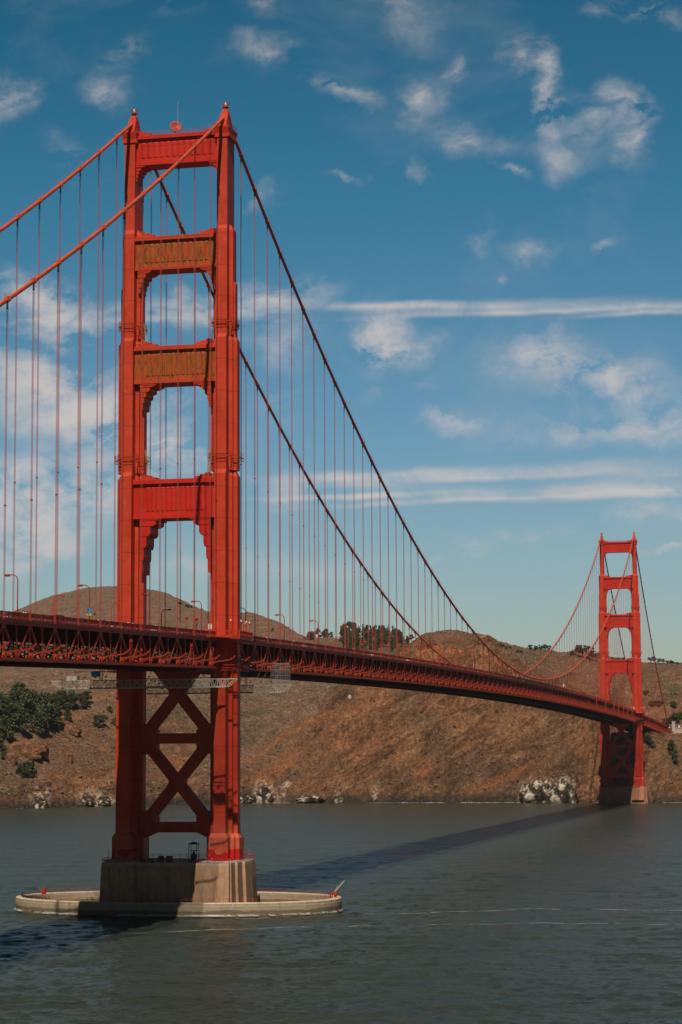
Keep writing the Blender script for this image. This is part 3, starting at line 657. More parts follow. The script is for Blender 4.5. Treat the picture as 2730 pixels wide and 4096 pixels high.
# ladders and pole-like posts hanging on the truss side (paint rigs)
for x,hh in ((-86.,6),(-35.,6.),(905.,6)):
    m=MB(); z=zr(x)-10
    for q_ in (-.9,-.3,.3,.9):
        m.beam((x+q_,-14.4,z),(x+q_,-14.4,z+hh),.1)
    for k in range(8): m.beam((x-.9,-14.4,z+hh*k/8),(x+.9,-14.4,z+hh*k/8),.1)
    m.obj('inspection_ladder',M['orange'],D)
for x in (955,1015,1075,1110,1150,1185,1222):
    m=MB(); m.beam((x,-14.6,zr(x)-9.5),(x,-14.6,zr(x)+.8),.45); m.obj('edge_post',M['orange'],D)

# maintenance travelers under the deck
def traveler(X0,label,Yw,Ye,grp):
    t_=empty('maintenance_traveler',(X0,0,0),label=label,cat='work platform',group=grp)
    z0,z1=61.15,63.35; m=MB()
    for x in (-1.2,1.2):
        m.beam((x,Yw,z1),(x,Ye,z1),.15); m.beam((x,Yw-2.6,z0),(x,Ye+2.6,z0),.18)
        m.beam((x,Yw,z1),(x,Yw-2.6,z0),.16); m.beam((x,Ye,z1),(x,Ye+2.6,z0),.16)
        ys=np.arange(Ye+2.6,Yw-2.5,1.15)
        for i,y in enumerate(ys):
            m.beam((x,y,z0),(x,y,z1),.085)
            if i+1<len(ys): m.beam((x,y,z0 if i%2 else z1),(x,ys[i+1],z1 if i%2 else z0),.10)
    m.obj('truss_frame',M['white'],t_)
    m=MB(); m.box(-1.1,1.1,Ye+2.6,Yw-2.6,z0+.16,z0+.26); m.obj('walk_deck',M['white'],t_)
    m=MB()
    for y in (-12.5,-6,6,12.5):
        for x in (-1.,1.): m.beam((x,y,z1),(x,y*.99,zr(X0)-10.4),.15)
    for y in np.linspace(Yw-6,Ye+6,14): m.beam((0,y,z1+1.),(0,y-.6,z1+2.4),.08); m.box(-.18,.18,y-.2,y+.2,z1+.7,z1+1.05)
    m.beam((0,Yw-6,z1+2.4),(0,Ye+6,z1+2.4),.2); m.obj('hanger_frame',M['black'],t_)
    return t_
traveler(-30,'long white lattice work platform under the deck, in front of the near tower',26.3,-25.4,'lattice work platforms under the deck')
tv=traveler(27,'lattice work platform with scaffold cage under the deck, behind the near tower',26.3,-26.,'lattice work platforms under the deck')
m=MB()
for y in np.arange(-25.5,-20.,.75):
    for x in (-1.2,0,1.2): m.beam((x,y,63.4),(x,y,69.8),.055)
for z in (64.6,66.2,67.8,69.6):
    for x in (-1.2,1.2): m.beam((x,-25.5,z),(x,-14.5 if z<65 else -20.2,z),.06)
for k in range(4): m.beam((-1.2,-15-k*2,63.4),(-1.2,-17-k*2,67.),.09)
m.obj('scaffold_cage',M['scaf'],tv)
m=MB(); m.box(-1,1,19.,22.,63.5,64.6); m.obj('bundle',M['white'],None,label='pale bundle resting on far end of the front lattice platform',cat='bundle').location=(-30,0,0)
m=MB(); m.box(-1,1,13.2,15.,64.4,65.6); m.frus((-1,1,13.2,15.),(-.6,.6,13.5,14.7),65.602,65.9); m.obj('water_tank',simple('blue_plastic',(.02,.3,.55),.4),None,label='small blue tank on the front lattice platform under the deck',cat='tank').location=(-30,0,0)

# ---------------------------------------------------------------- lamps and signs on the deck
def make_lamp():
    r=empty('street_lamp',(0,0,0)); m=MB(); m.box(-.22,.22,-.22,.22,0,1.1)
    P=[(0,0,1.1),(0,0,8.)]+[(0,1.25-1.25*math.cos(a),8+1.25*math.sin(a)) for a in np.linspace(.25,math.pi/2,6)]+[(0,1.9,9.22)]
    m.tube(P,[.16,.13]+[.11]*7,8); m.obj('post',M['orange'],r)
    m=MB(); m.frus((-.3,.3,1.8,3.),(-.22,.22,1.9,2.9),8.98,9.4); m.obj('lamp_head',M['orange'],r)
    MB().box(-.22,.22,2.,2.8,8.9,8.976).obj('lens',M['glass'],r)
    return r
lp=None; K=-3; n1={}
for k in range(-3,34):
    x=-20.6+45.72*k
    if 1276<x<1284: continue
    for sg in (-1,1):
        if k==-7: continue
        z=zr(x)-1.25
        if x<0: pos=f'{ordn(-k+1)} lamp south of the near tower'
        elif x<1280: pos=f'{ordn(k)} lamp north of the near tower'
        else: pos=f'{ordn(k-28)} lamp past the distant tower'
        lab=f'curved orange street lamp at the {"near" if sg<0 else "far"} kerb, {pos}'
        if lp is None: lp=make_lamp(); lp.location=(x,sg*12.9,z); tag(lp,lab,'street lamp','street lamps along the bridge deck'); bpy.context.view_layer.update(); continue
        dup(lp,None,(x,sg*12.9,z),0 if sg<0 else math.pi,label=lab,group='street lamps along the bridge deck',cat='street lamp')
# blue roadside sign (call box text reads as unreadable small lines)
def glyph(mb,ch,y,z,h,x,flip=1):
    w_=h*.55; S={'4':[(0,1,0,.4),(0,.4,1,.4),(.75,1,.75,0)],'5':[(1,1,0,1),(0,1,0,.55),(0,.55,.8,.55),(.8,.55,1,.3),(1,.3,.8,0),(.8,0,0,0)],'S':[(1,1,0,1),(0,1,0,.5),(0,.5,1,.5),(1,.5,1,0),(1,0,0,0)],'P':[(0,0,0,1),(0,1,1,1),(1,1,1,.5),(1,.5,0,.5)],'E':[(0,0,0,1),(0,1,1,1),(0,.5,.8,.5),(0,0,1,0)],'D':[(0,0,0,1),(0,1,.7,1),(.7,1,1,.6),(1,.6,1,.3),(1,.3,.7,0),(.7,0,0,0)],'L':[(0,1,0,0),(0,0,1,0)],'I':[(.5,0,.5,1)],'M':[(0,0,0,1),(0,1,.5,.5),(.5,.5,1,1),(1,1,1,0)],'T':[(0,1,1,1),(.5,1,.5,0)],'C':[(1,1,0,1),(0,1,0,0),(0,0,1,0)],'A':[(0,0,.5,1),(.5,1,1,0),(.2,.4,.8,.4)],'R':[(0,0,0,1),(0,1,1,1),(1,1,1,.5),(1,.5,0,.5),(.4,.5,1,0)],'O':[(0,0,0,1),(0,1,1,1),(1,1,1,0),(1,0,0,0)],'N':[(0,0,0,1),(0,1,1,0),(1,0,1,1)],'U':[(0,1,0,0),(0,0,1,0),(1,0,1,1)],'H':[(0,0,0,1),(1,0,1,1),(0,.5,1,.5)],'G':[(1,1,0,1),(0,1,0,0),(0,0,1,0),(1,0,1,.5),(1,.5,.6,.5)]}
    for a,b,c_,d_ in S.get(ch,[]): mb.beam((x,y-a*w_,z+b*h),(x,y-c_*w_,z+d_*h),.02,h*.16,upv=(1,0,0))
def text(mb,s,yc,z,h,x):
    wd=len(s)*h*.78; y=yc+wd/2
    for ch in s: glyph(mb,ch,y,z,h,x); y-=h*.78
xk=-20.6-45.72*2
sg_=empty('roadside_sign',(xk-.3,-12.9,zr(xk)+2.),label='blue and yellow sign high on a lamp post left of the near tower',cat='sign')
MB().box(-.05,0,-.52,.52,-.65,.72).obj('blue_panel',M['sky_blue_sign'],sg_); MB().box(-.05,0,-.54,.54,-1.17,-.67).obj('yellow_panel',M['sign_yellow'],sg_)
m=MB()
for zz,gs in ((.12,((.46,.24),(.1,-.02),(-.14,-.4))),(-.14,((.4,.2),(.08,-.34))),(-.42,((.14,-.2),))):      # rows of lettering too small to read
    for a_,b_ in gs:
        y=a_; k=0
        while y>b_:
            m.beam((-.07,y,zz-.07),(-.07,y-(.03 if k%2 else -.01),zz+.07),.02,.035); 
            if k%2==0: m.beam((-.07,y,zz+.06-.05*(k%3)),(-.07,y-.06,zz+.06-.05*(k%3)),.02,.03)
            y-=.075; k+=1
m.tube([(-.08,.02,.3),(-.08,-.12,.42),(-.08,-.14,.56),(-.08,-.02,.63),(-.08,.06,.54),(-.08,0,.46)],.028,6)
m.obj('lettering',M['sign_white'],sg_)
m=MB()
for k in range(6): m.beam((-.07,.3-.12*k,-.98),(-.07,.3-.12*k-.03*(k%2),-.84),.02,.04); m.beam((-.07,.3-.12*k,-.92),(-.07,.22-.12*k,-.92),.02,.03)
m.obj('lettering',simple('brown_ink',(.35,.12,.02)),sg_)
s2=empty('speed_limit_sign',(-10.2,-12.3,zr(-10)+1.35),label='white rectangular speed limit sign beside the near leg at deck level',cat='sign')
MB().box(-.05,0,-.54,.54,-.72,.74).obj('plate',M['sign_white'],s2)
m=MB(); text(m,'SPEED',0,.42,.18,-.08); text(m,'LIMIT',0,.14,.16,-.08); text(m,'45',-.02,-.55,.5,-.08); m.obj('lettering',M['black'],s2); MB().beam((.05,0,-2.5),(.05,0,.6),.09).obj('post',M['dark'],s2)
m=MB(); m.frus((-.7,.7,-.9,.9),(-.1,.1,-.1,.1),0,1.9); m.obj('work_tent',simple('red_canvas',(.8,.04,.015)),None,label='small bright red peaked work tent below the speed limit sign',cat='tent').location=(-10.5,-11.6,zr(-10)-1.25+.6)
for x,nn in ((20,''),(434,'middle of the main span'),(785,'right part of the main span'),(1262,'just left of the distant tower')):
    if not nn: continue
    s3=empty('small_road_sign',(x,-12.6,zr(x)+1.9),label='small white sign on a post at the '+('' if 'just' not in nn else 'deck ')+nn,cat='sign',group='small white signs along the deck')
    MB().box(-.05,0,-.5,.5,-.9,.9).obj('plate',M['sign_white'],s3); MB().beam((.05,0,-3.1),(.05,0,.8),.09).obj('post',M['dark'],s3)
# warning lights beside tower (round tops)
for i,(x,y) in enumerate(((-31,-11.8),(-23,-11.9),(-21.6,-11.9))):
    b_=empty('signal_post',(x,y,zr(x)-1.2),label=['lone red round-topped signal post left of the near leg','left of two red round-topped posts beside the lamp by the near leg','right of two red round-topped posts beside the lamp by the near leg'][i],cat='signal',group='round-topped signal posts')
    MB().tube([(0,0,0),(0,0,3.9)],.13,8).obj('post',M['orange'],b_); MB().tube([(0,0,3.9),(0,0,4.1),(0,0,4.5),(0,0,4.75)],[.2,.42,.42,.15],10).obj('signal_head',M['orange'],b_,True)

# ---------------------------------------------------------------- piers and fender
t=NT('reddish_concrete'); v=t.coord(); c=t.mix(t.ramp(t.noise(v,.35,6,.65),[(.3,0.),(.7,1.)]),(.36,.15,.095),(.60,.30,.20)); c=t.mix(t.math('MULTIPLY',t.ramp(t.noise(v,.9,5,.7,sc=(1,1,.06)),[(.48,0.),(.66,1.)]),.5),c,(.42,.12,.07)); t.col(c).rough(.9).spec(.2); M['pier_far']=t.m
def make_pier(X0,near):
    PM=M['pier'] if near else M['pier_far']
    P_=empty('concrete_pier',(X0,-.6,0),label=('stained concrete pier under the near tower, inside the oval ring' if near else 'stained concrete pier under the distant tower at the cliff foot'),cat='bridge pier',group='concrete bridge piers')
    zt=13.9; m=MB()
    def cr(k,z):   # stepped outline, batter grows downwards
        e=(zt-z)*.075; o=[(12.7+e,18.4+e*.6),(8.5+e*.8,19.1+e*.65),(3.6+e*.5,19.9+e*.7)]; return o
    for i,dz in enumerate((0,.002,.004)):
        a=cr(0,-3)[i]; b=cr(0,zt)[i]; m.frus((-a[0],a[0],-a[1],a[1]),(-b[0],b[0],-b[1],b[1]),-3,zt-dz)
    m.obj('shaft',PM,P_)
    for sg in (-1,1):      # raised blocks under each leg
        q=MB(); y0,y1=(8.9,18.2) if sg>0 else (-18.2,-8.9)
        q.frus((-15.35,15.35,y0-.4,y1+.4),(-13.95,13.95,y0,y1),-3 if near else 3.,zt-.1); q.obj('leg_block',PM,P_)
        # cap slab under leg
        q=MB(); q.box(-7.4,7.4,sg*H+.6-5.4,sg*H+.6+5.4,zt,zt+.3); q.obj('base_plate',PM,P_)
    r=MB()
    for x in (-13.2,13.2):
        for dz in (.6,1.15): r.beam((x,-18,zt+dz),(x,18,zt+dz),.08)
        for y in np.arange(-18,18.1,2.): r.beam((x,y,zt),(x,y,zt+1.2),.1)
    for y in (-18.2,18.2):
        for dz in (.6,1.15): r.beam((-13.2,y,zt+dz),(13.2,y,zt+dz),.08)
        for x in np.arange(-13.2,13.3,2.2): r.beam((x,y,zt),(x,y,zt+1.2),.1)
    for x,y,h in ((-10,19,3.6),(-4,20,3.2),(4,20,3.),(-12.8,-12,2.7),(-10,-18.,2.8)): r.beam((x,y-.0 if y<0 else y-1.5,zt),(x,y if y<0 else y-1.5,zt+h),.09)
    for y in (-19.4,): 
        for x in (-3,0,3): r.beam((x,y,zt),(x,y,zt+3.4 if x else zt+1.2),.1)
    r.obj('pier_railing',M['truss'],P_)
make_pier(0,True); make_pier(1280,False)
# equipment on near pier
zt=13.9
e_=empty('lookout_frame',(-9,-7.4,zt),label='tall dark open frame with a roof on the pier beside the lit leg',cat='shelter')
m=MB(); 
for x in (-1.1,1.1):
    for y in (-1.1,1.1): m.beam((x,y,0),(x,y,4.9),.14)
for z in (1.4,3.2,4.9):
    for a,b in (((-1.1,-1.1),(1.1,-1.1)),((1.1,-1.1),(1.1,1.1)),((1.1,1.1),(-1.1,1.1)),((-1.1,1.1),(-1.1,-1.1))): m.beam((*a,z),(*b,z),.1)
m.obj('frame',M['black'],e_); m=MB(); m.frus((-1.4,1.4,-1.4,1.4),(-.1,.1,-.1,.1),4.95,5.6); m.obj('roof',M['black'],e_)
m=MB(); m.box(-.7,.7,-.7,.7,0,2.2); m.tube([(0,0,2.2),(0,0,3.)],[.45,.25],8); m.obj('machine',M['black'],e_)
for i,(y,wd,h) in enumerate(((6.6,1.7,1.),(4.1,1.4,1.))):
    m=MB(); m.box(-.6,.6,-wd/2,wd/2,.15,h); m.box(-.7,.7,-wd/2-.08,wd/2+.08,h+.002,h+.1); 
    for a in (-.5,.5): m.box(a-.1,a+.1,-wd/2,wd/2,0,.148)
    m.obj('equipment_cabinet',M['dark'],None,label=['left low equipment cabinet in the middle of the near pier top','right low equipment cabinet in the middle of the near pier top'][i],cat='cabinet',group='low cabinets on the pier').location=(-11,y,zt)
for i,y in enumerate((1.4,-1.)):
    m=MB()
    for x in (-.6,.6): m.tube([(x-.05,0,.95),(x+.05,0,.95)],.9,14)
    m.tube([(-.55,0,.95),(.55,0,.95)],.45,12); m.box(-.7,.7,-.7,.7,0,.12)
    m.obj('cable_reel',M['dark'],None,label=['left round cable reel on the near pier top','right round cable reel on the near pier top'][i],cat='reel',group='cable reels on the pier').location=(-11,y,zt)
for i,y in enumerate((9.6,-9.6)):
    pass
# fender
Fd=empty('oval_fender',(0,0,0),label='low oval concrete ring wall standing in the water round the near pier',cat='sea wall')
NF=160; OX,OY=26.8,46.6; th=2.6; V=[]
def ell(a,b,t_): 
    return a*math.copysign(abs(math.cos(t_))**.95,math.cos(t_)),b*math.copysign(abs(math.sin(t_))**.9,math.sin(t_))
prof=[(0.25,-4.),(0.,3.0),(.12,3.15),(.12,3.75),(.3,3.95)]
inn=[(-.3,3.95),(0,3.8),(0,-4.)]
for k in range(NF):
    t_=2*math.pi*k/NF
    for o_,z in prof: x,y=ell(OX-o_+ .0,OY-o_,t_); V.append((x,y,z+.0))
    for o_,z in inn: x,y=ell(OX-th-o_,OY-th-o_,t_); V.append((x,y,z))
M8=8; F=[(k*M8+j,((k+1)%NF)*M8+j,((k+1)%NF)*M8+j+1,k*M8+j+1) for k in range(NF) for j in range(M8-1)]
m=MB(); m.add(V,F); m.obj('ring_wall',M['fender'],Fd)
r=MB()
for k in range(0,NF,2):
    t_=2*math.pi*k/NF; x,y=ell(OX-th,OY-th,t_); x2,y2=ell(OX-th,OY-th,t_+4*math.pi/NF)
    r.beam((x,y,3.9),(x,y,5.),.07); r.beam((x,y,4.95),(x2,y2,4.95),.06); r.beam((x,y,4.45),(x2,y2,4.45),.05)
    if k%6==0: 
        pass
r.obj('rim_railing',M['truss'],Fd)
f_=MB(); V=[]
for k in range(NF):
    t_=2*math.pi*k/NF; e_=.15+.45*random.random()
    for o_,z in ((-.05,.9),(e_,.45)): x,y=ell(OX+o_,OY+o_,t_); V.append((x,y,z))
f_.add(V,[(2*k,2*((k+1)%NF),2*((k+1)%NF)+1,2*k+1) for k in range(NF)]); f_.obj('wash',M['foam'],None,label='thin wash of foam round the foot of the oval ring wall',cat='foam',kind='stuff')
m=MB(); x,y=ell(OX-.0,OY,math.pi+math.asin(15.8/46.6)); m.box(-.25,.05,-.75,.75,1.6,3.4); o=m.obj('access_plate',simple('pale_plate',(.6,.56,.5)),Fd); o.location=(x+.05,-21.5,0) if False else (-OX*math.sqrt(1-(22.2/OY)**2)-.15,-22.2,.3)
# inside ledge of pier ring
# crane at the right tip
cr_=empty('small_crane',(2.,-44.9,3.9),label='small red crane with a pale slanted boom at the right tip of the ring wall',cat='crane')
m=MB(); m.tube([(0,0,0),(0,0,1.7)],[.35,.25],8); m.box(-.5,.5,-.4,.4,.8,1.7); m.tube([(0,1.5,0),(0,1.5,1.3)],.25,8); m.tube([(1.,.6,0),(1.,.6,1.)],.22,8); m.obj('base',M['orange'],cr_)
m=MB(); m.beam((0,.3,1.6),(0,-2.4,4.6),.2,.3); m.beam((0,.3,1.6),(0,-.6,3.3),.1); m.obj('boom',M['white'],cr_)
m=MB(); m.frus((-.4,.4,-.65,.65),(-.2,.6,-.45,.85),0,1.4); m.box(-.3,.3,-.5,.5,-.5,-.002); m.obj('red_hoist_box',simple('signal_red',(.34,.02,.012)),None,label='tilted bright red box at the left end of the ring wall',cat='box').location=(3.,40.6,4.5)
# cormorants
def bird_mesh():
    m=MB(); m.tube([(-.32,0,.22),(-.18,0,.3),(.0,0,.42),(.12,0,.6)],[.03,.11,.14,.08],8); m.tube([(.1,0,.58),(.16,0,.74),(.14,0,.88),(.2,0,.93)],[.06,.035,.035,.05],6); m.tube([(.2,0,.93),(.36,0,.94)],[.04,.01],5)
    m.beam((-.3,0,.24),(-.5,0,.1),.12,.03)
    for s_ in (-1,1): m.tube([(0,s_*.06,.32),(.02,s_*.07,0)],.02,5); m.tube([(.1,s_*.13,.56),(-.1,s_*.15,.4),(-.33,s_*.08,.22)],[.03,.06,.02],6)
    return m
bm_=bird_mesh().mesh('cormorant',M['black'],True)
for i in range(30):
    ang=math.pi/2+ (.16+ .0235*i+random.uniform(-.006,.006)); x,y=ell(OX-1.9,OY-1.9,ang)
    o=bpy.data.objects.new('cormorant',bm_); COL.objects.link(o); o.location=(x,y,3.93); o.rotation_euler=(0,0,random.uniform(0,6.28)); s_=random.uniform(.95,1.2); o.scale=(s_,)*3
    tag(o,f'black cormorant on the sunlit ring wall, {ordn(i+1)} of the row from the left',cat='bird',group='cormorants on the ring wall')

# ---------------------------------------------------------------- terrain
def shoreX(u):
    us=[-900,-300,0,460,800,965,1500,2250,2350,2640,2730,3400,4200]; xs=[1000,1040,1075,1180,1250,1268,1290,1305,1300,1296,1296,1300,1320]
    return np.interp(u,us,xs)
# columns: u -> [(X, v) ...] ridge and valley control points (pixels of the photograph at world depth X)
CO={-900:[(30,3120),(140,2900),(240,2880),(700,2720),(1300,2560),(1900,2480),(2500,2560)],
0:[(25,3160),(130,2905),(230,2850),(300,2862),(650,2720),(1250,2580),(1900,2475),(2500,2560)],
200:[(22,3140),(120,2950),(240,2800),(320,2812),(650,2690),(1200,2530),(1900,2391),(2500,2500)],
350:[(20,3130),(110,2990),(240,2800),(330,2800),(650,2680),(1200,2500),(1900,2362),(2500,2480)],
500:[(20,3125),(110,3010),(250,2770),(340,2780),(650,2670),(1200,2480),(1900,2357),(2500,2480)],
650:[(20,3125),(110,3010),(260,2790),(350,2790),(650,2660),(1200,2500),(1850,2376),(2500,2480)],
770:[(20,3130),(100,3040),(220,2880),(340,2800),(650,2660),(1150,2520),(1800,2430),(2500,2520)],
850:[(20,3135),(90,3060),(200,2930),(340,2820),(600,2670),(1100,2540),(1700,2461),(2400,2540)],
1010:[(20,3150),(75,3030),(110,3035),(340,2840),(600,2690),(1100,2560),(1600,2456),(2300,2560)],
1130:[(18,3160),(110,2940),(150,2945),(400,2800),(650,2690),(1100,2570),(1500,2497),(2300,2580)],
1215:[(18,3165),(130,2890),(170,2893),(420,2770),(700,2670),(1000,2600),(1300,2550),(2300,2600)],
1400:[(16,3170),(170,2790),(220,2793),(450,2720),(700,2640),(950,2590),(1200,2556),(2300,2620)],
1550:[(16,3170),(190,2710),(250,2705),(450,2680),(650,2620),(850,2585),(1050,2556),(2300,2620)],
1700:[(16,3170),(230,2618),(260,2612),(330,2600),(430,2570),(560,2550),(800,2600),(2300,2640)],
1830:[(16,3168),(235,2608),(262,2604),(340,2570),(430,2528),(560,2545),(800,2610),(2300,2640)],
1960:[(16,3165),(235,2620),(262,2615),(340,2595),(470,2564),(600,2580),(800,2620),(2300,2640)],
2060:[(16,3165),(230,2680),(260,2670),(360,2640),(560,2595),(800,2605),(1000,2640),(2300,2640)],
2210:[(16,3160),(190,2760),(240,2740),(400,2690),(600,2640),(800,2612),(1000,2640),(2300,2650)],
2330:[(16,3150),(130,2850),(180,2830),(350,2730),(480,2650),(640,2614),(900,2660),(2300,2660)],
2420:[(14,3130),(90,2860),(150,2850),(300,2760),(480,2670),(700,2628),(950,2660),(2300,2670)],
2500:[(14,3120),(80,2880),(130,2880),(300,2790),(480,2700),(700,2645),(950,2670),(2300,2680)],
2590:[(12,3120),(95,2915),(150,2920),(260,2850),(330,2800),(420,2775),(470,2785),(750,2658)],
2640:[(12,3130),(90,2925),(140,2945),(240,2880),(340,2810),(430,2750),(480,2765),(750,2656)],
2690:[(12,3150),(60,3010),(110,3030),(260,2915),(340,2860),(430,2730),(480,2745),(750,2657)],
2740:[(12,3165),(50,3080),(100,3090),(260,2925),(340,2880),(430,2700),(480,2715),(750,2658)],
3400:[(14,3150),(70,3000),(140,2980),(260,2920),(340,2880),(430,2700),(480,2700),(750,2640)],
4200:[(14,3150),(70,3000),(140,2980),(260,2920),(340,2880),(430,2700),(480,2700),(750,2640)]}
cols_u=np.array(sorted(CO)); Xr=[]  # relative X nodes
REL=np.concatenate([[-12,-4,0,3],np.linspace(7,620,330),np.linspace(624,2600,200)])
prof_=[]
PS=1
for u in cols_u:
    c=CO[u]; sx=shoreX(u); xs=[0]+[a for a,b in c]; zs=[0.]
    for a,b in c: zs.append(max(.5,atX(float(u),float(b),sx+a)[2]))
    xs=[-12]+xs+[2700]; zs=[-6.]+zs+[max(10,zs[-1]*.6)]
    # monotone-ish smooth interpolation
    xs=np.array(xs,float); zs=np.array(zs)
    d=np.gradient(zs,xs); s_=np.diff(zs)/np.diff(xs)
    for i in range(1,len(xs)-1): d[i]=0 if s_[i-1]*s_[i]<=0 else 2*s_[i-1]*s_[i]/(s_[i-1]+s_[i])
    d[0]=s_[0]; d[-1]=0
    i=np.clip(np.searchsorted(xs,REL,side='right')-1,0,len(xs)-2); h=xs[i+1]-xs[i]; t_=(REL-xs[i])/h
    z=(2*t_**3-3*t_**2+1)*zs[i]+(t_**3-2*t_**2+t_)*h*d[i]+(-2*t_**3+3*t_**2)*zs[i+1]+(t_**3-t_**2)*h*d[i+1]
    prof_.append(z)
prof_=np.array(prof_)
U=np.concatenate([np.linspace(-900,-30,60,endpoint=False),np.linspace(-30,2760,660),np.linspace(2770,4200,80)])
Zg=np.array([np.interp(U,cols_u,prof_[:,j]) for j in range(len(REL))]).T     # (nu,nr)
# smooth across columns
k=np.exp(-np.linspace(-2,2,21)**2); k/=k.sum(); 
Zp=np.pad(Zg,((10,10),(0,0)),'edge'); Zs=sum(k[i]*Zp[i:i+len(U)] for i in range(21)); Zg=Zs
SXU=np.array([shoreX(u) for u in U]); SXU=np.convolve(np.pad(SXU,15,'edge'),np.ones(31)/31,'valid')
XX=SXU[:,None]+REL[None,:]
rays=np.array([ray(u,3000.) for u in U]); YY=CP[1]+rays[:,1:2]/rays[:,0:1]*(XX-CP[0])
UU=np.repeat(U[:,None],len(REL),1); RR=np.repeat(REL[None,:],len(U),0)
# noise displacement
rockw=sst(1050,1350,UU+.55*(RR-150))*(1-sst(230,330,RR))*(1-.6*sst(2560,2640,UU)); rockw=np.maximum(rockw,sst(60,15,RR)*.8)*sst(0,8,RR)
front=1-sst(240,330,RR)
shore_n=fbm(YY/38,XX/60,5,3,.55); XX=XX+shore_n*12*np.exp(-((RR)/60)**2)*np.where((UU>2330)&(UU<2660),.15,1)
strata=(YY*.55+Zg*1.15+XX*.5)/26
n1=fbm(YY/95,XX/95,6,11,.52,True)*11*sst(10,160,RR)*(1-.45*sst(600,1500,RR)); cragw=np.exp(-((UU-2260)/150)**2)*sst(5,25,RR)*sst(130,60,RR)+.6*np.exp(-((UU-1420)/250)**2)*sst(3,15,RR)*sst(70,35,RR)+.5*np.exp(-((UU-1000)/90)**2)*sst(3,15,RR)*sst(60,30,RR); n2=cragw*9*fbm(YY/16+Zg/20,XX/16,5,77,.6,True)+fbm(strata+.3*fbm(YY/60,XX/60,3,5),(YY-Zg)/75,6,21,.6,True)*9.*rockw; n3=fbm(YY/9,XX/9+Zg/11,4,31,.6)*(2.2+2.6*rockw)*sst(2,20,RR)
gul=fbm(YY/42+Zg/90,XX/220,5,41,.55,True)*9.*front*sst(15,90,RR)
skyw=sst(500,900,RR)+.0
Z=Zg+n1*(.6+.3*rockw)*(1-.5*skyw)+n2*1.4+n3*(1-.3*skyw)+gul*1.*(.45+rockw)
# cut below / around the deck on the far side
inb=(XX>1290)&(np.abs(YY)<37); dz_=zr(1400)-13
Z=np.where(inb,np.minimum(Z,60+sst(1645,1770,XX)*110),Z)
Z=np.where(RR<=0,Zg,np.maximum(Z,.3+.2*RR.clip(0,4)))
near_pier=(XX<1302)&(np.abs(YY)<24); Z=np.where(near_pier,-5,Z)
nu,nr=Z.shape
V=np.stack([XX,YY,Z],-1).reshape(-1,3)
idx=np.arange(nu*nr).reshape(nu,nr); Fq=np.stack([idx[:-1,:-1],idx[:-1,1:],idx[1:,1:],idx[1:,:-1]],-1).reshape(-1,4)
me=bpy.data.meshes.new('hills'); me.vertices.add(len(V)); me.vertices.foreach_set('co',V.ravel()); me.loops.add(Fq.size); me.loops.foreach_set('vertex_index',Fq.ravel().astype(np.int32))
me.polygons.add(len(Fq)); me.polygons.foreach_set('loop_start',np.arange(0,Fq.size,4,dtype=np.int32)); me.polygons.foreach_set('loop_total',np.full(len(Fq),4,np.int32)); me.update(calc_edges=True); me.validate()
def addattr(nm,a): at=me.attributes.new(nm,'FLOAT','POINT'); at.data.foreach_set('value',a.ravel().astype(np.float32))
big_=fbm(YY/70,XX/70,5,51); sm_=fbm(YY/22+XX/90,Z/16,5,61,.6)
rock_a=np.clip(rockw*1.1+.35*sm_,0,1)*sst(-.3,.1,sm_+rockw*.7)
# photograph pixel row of each vertex, to lay out colour zones on the land surface
dd=V-CP; VV=(2048-FOC*(dd@UP)/(dd@fw)).reshape(nu,nr); UP_=(1365+FOC*(dd@RT)/(dd@fw)).reshape(nu,nr)
def zone(cu,cv,ru,rv,an=0.,r0=None,r1=None):
    a=math.radians(an); du=UP_-cu; dv=VV-cv; x=(du*math.cos(a)-dv*math.sin(a))/ru; y=(du*math.sin(a)+dv*math.cos(a))/rv
    m_=np.exp(-(x*x+y*y)); 
    if r0 is not None: m_=m_*(RR>r0)
    if r1 is not None: m_=m_*(RR<r1)
    return m_
bare=sum(zone(*z_) for z_ in [(1160,2930,190,16,30),(1000,3020,90,30,30),(1130,3060,100,25,40),(430,2780,120,16,12),(250,2870,90,25,10),(100,3000,60,20,0),(1060,3110,60,40,20),(1780,2606,190,5,0),(1880,2640,60,5,-35),(2000,3120,200,20,25),(700,3080,60,60,0),(1700,3080,60,25,30)])
bare=np.clip(bare*1.25+.55*sm_-.1,0,1)*np.clip(bare*2,0,1)
green=sum(zone(*z_) for z_ in [(2120,2640,120,40,0),(1250,2620,150,50,0),(1000,2900,120,140,0),(1330,2760,200,12,28),(2660,2760,90,40,0),(2700,2800,80,60,0),(1800,2572,80,14,0),(620,2860,120,60,0),(720,2390,60,14,-20),(2590,2690,60,30,0),(1500,2600,200,30,0),(120,2780,220,40,0)])
green=np.clip(green*.7+.8*sm_-.2,0,1)*np.clip(green*1.6,0,1)*.85
darkr=np.clip(sum(zone(*z_) for z_ in [(2290,3130,90,80,30),(1000,3180,80,30,0),(1380,3190,50,25,0),(1480,3195,50,20,0),(350,3215,200,14,0)])*.9+.5*sm_,0,.85)*(RR<110)*sst(60,0,RR-50); wet=np.maximum(darkr,1)*0+np.maximum(darkr*.8,np.clip(sst(9.5,2.,Z+6*sm_)*1.0+.0,0,1)*sst(60,10,RR))
crest=np.interp(UU,[850,965,1010,1130,1215,1400,1550],[20,40,75,110,130,170,190]); grey=np.where(UU<1600,sst(-8,14,RR-crest)*sst(1620,1480,UU)*(UU>840),0); gl=(UU<=860)*sst(150,320,RR+40*sm_); grey=np.maximum(grey,gl); grey=np.maximum(grey,.45*sst(330,420,RR)); addattr('grey',np.clip(grey+.25*sm_*(grey>.02),0,1)); rock_a*=(1-.85*grey); bare*=(1-.7*grey)
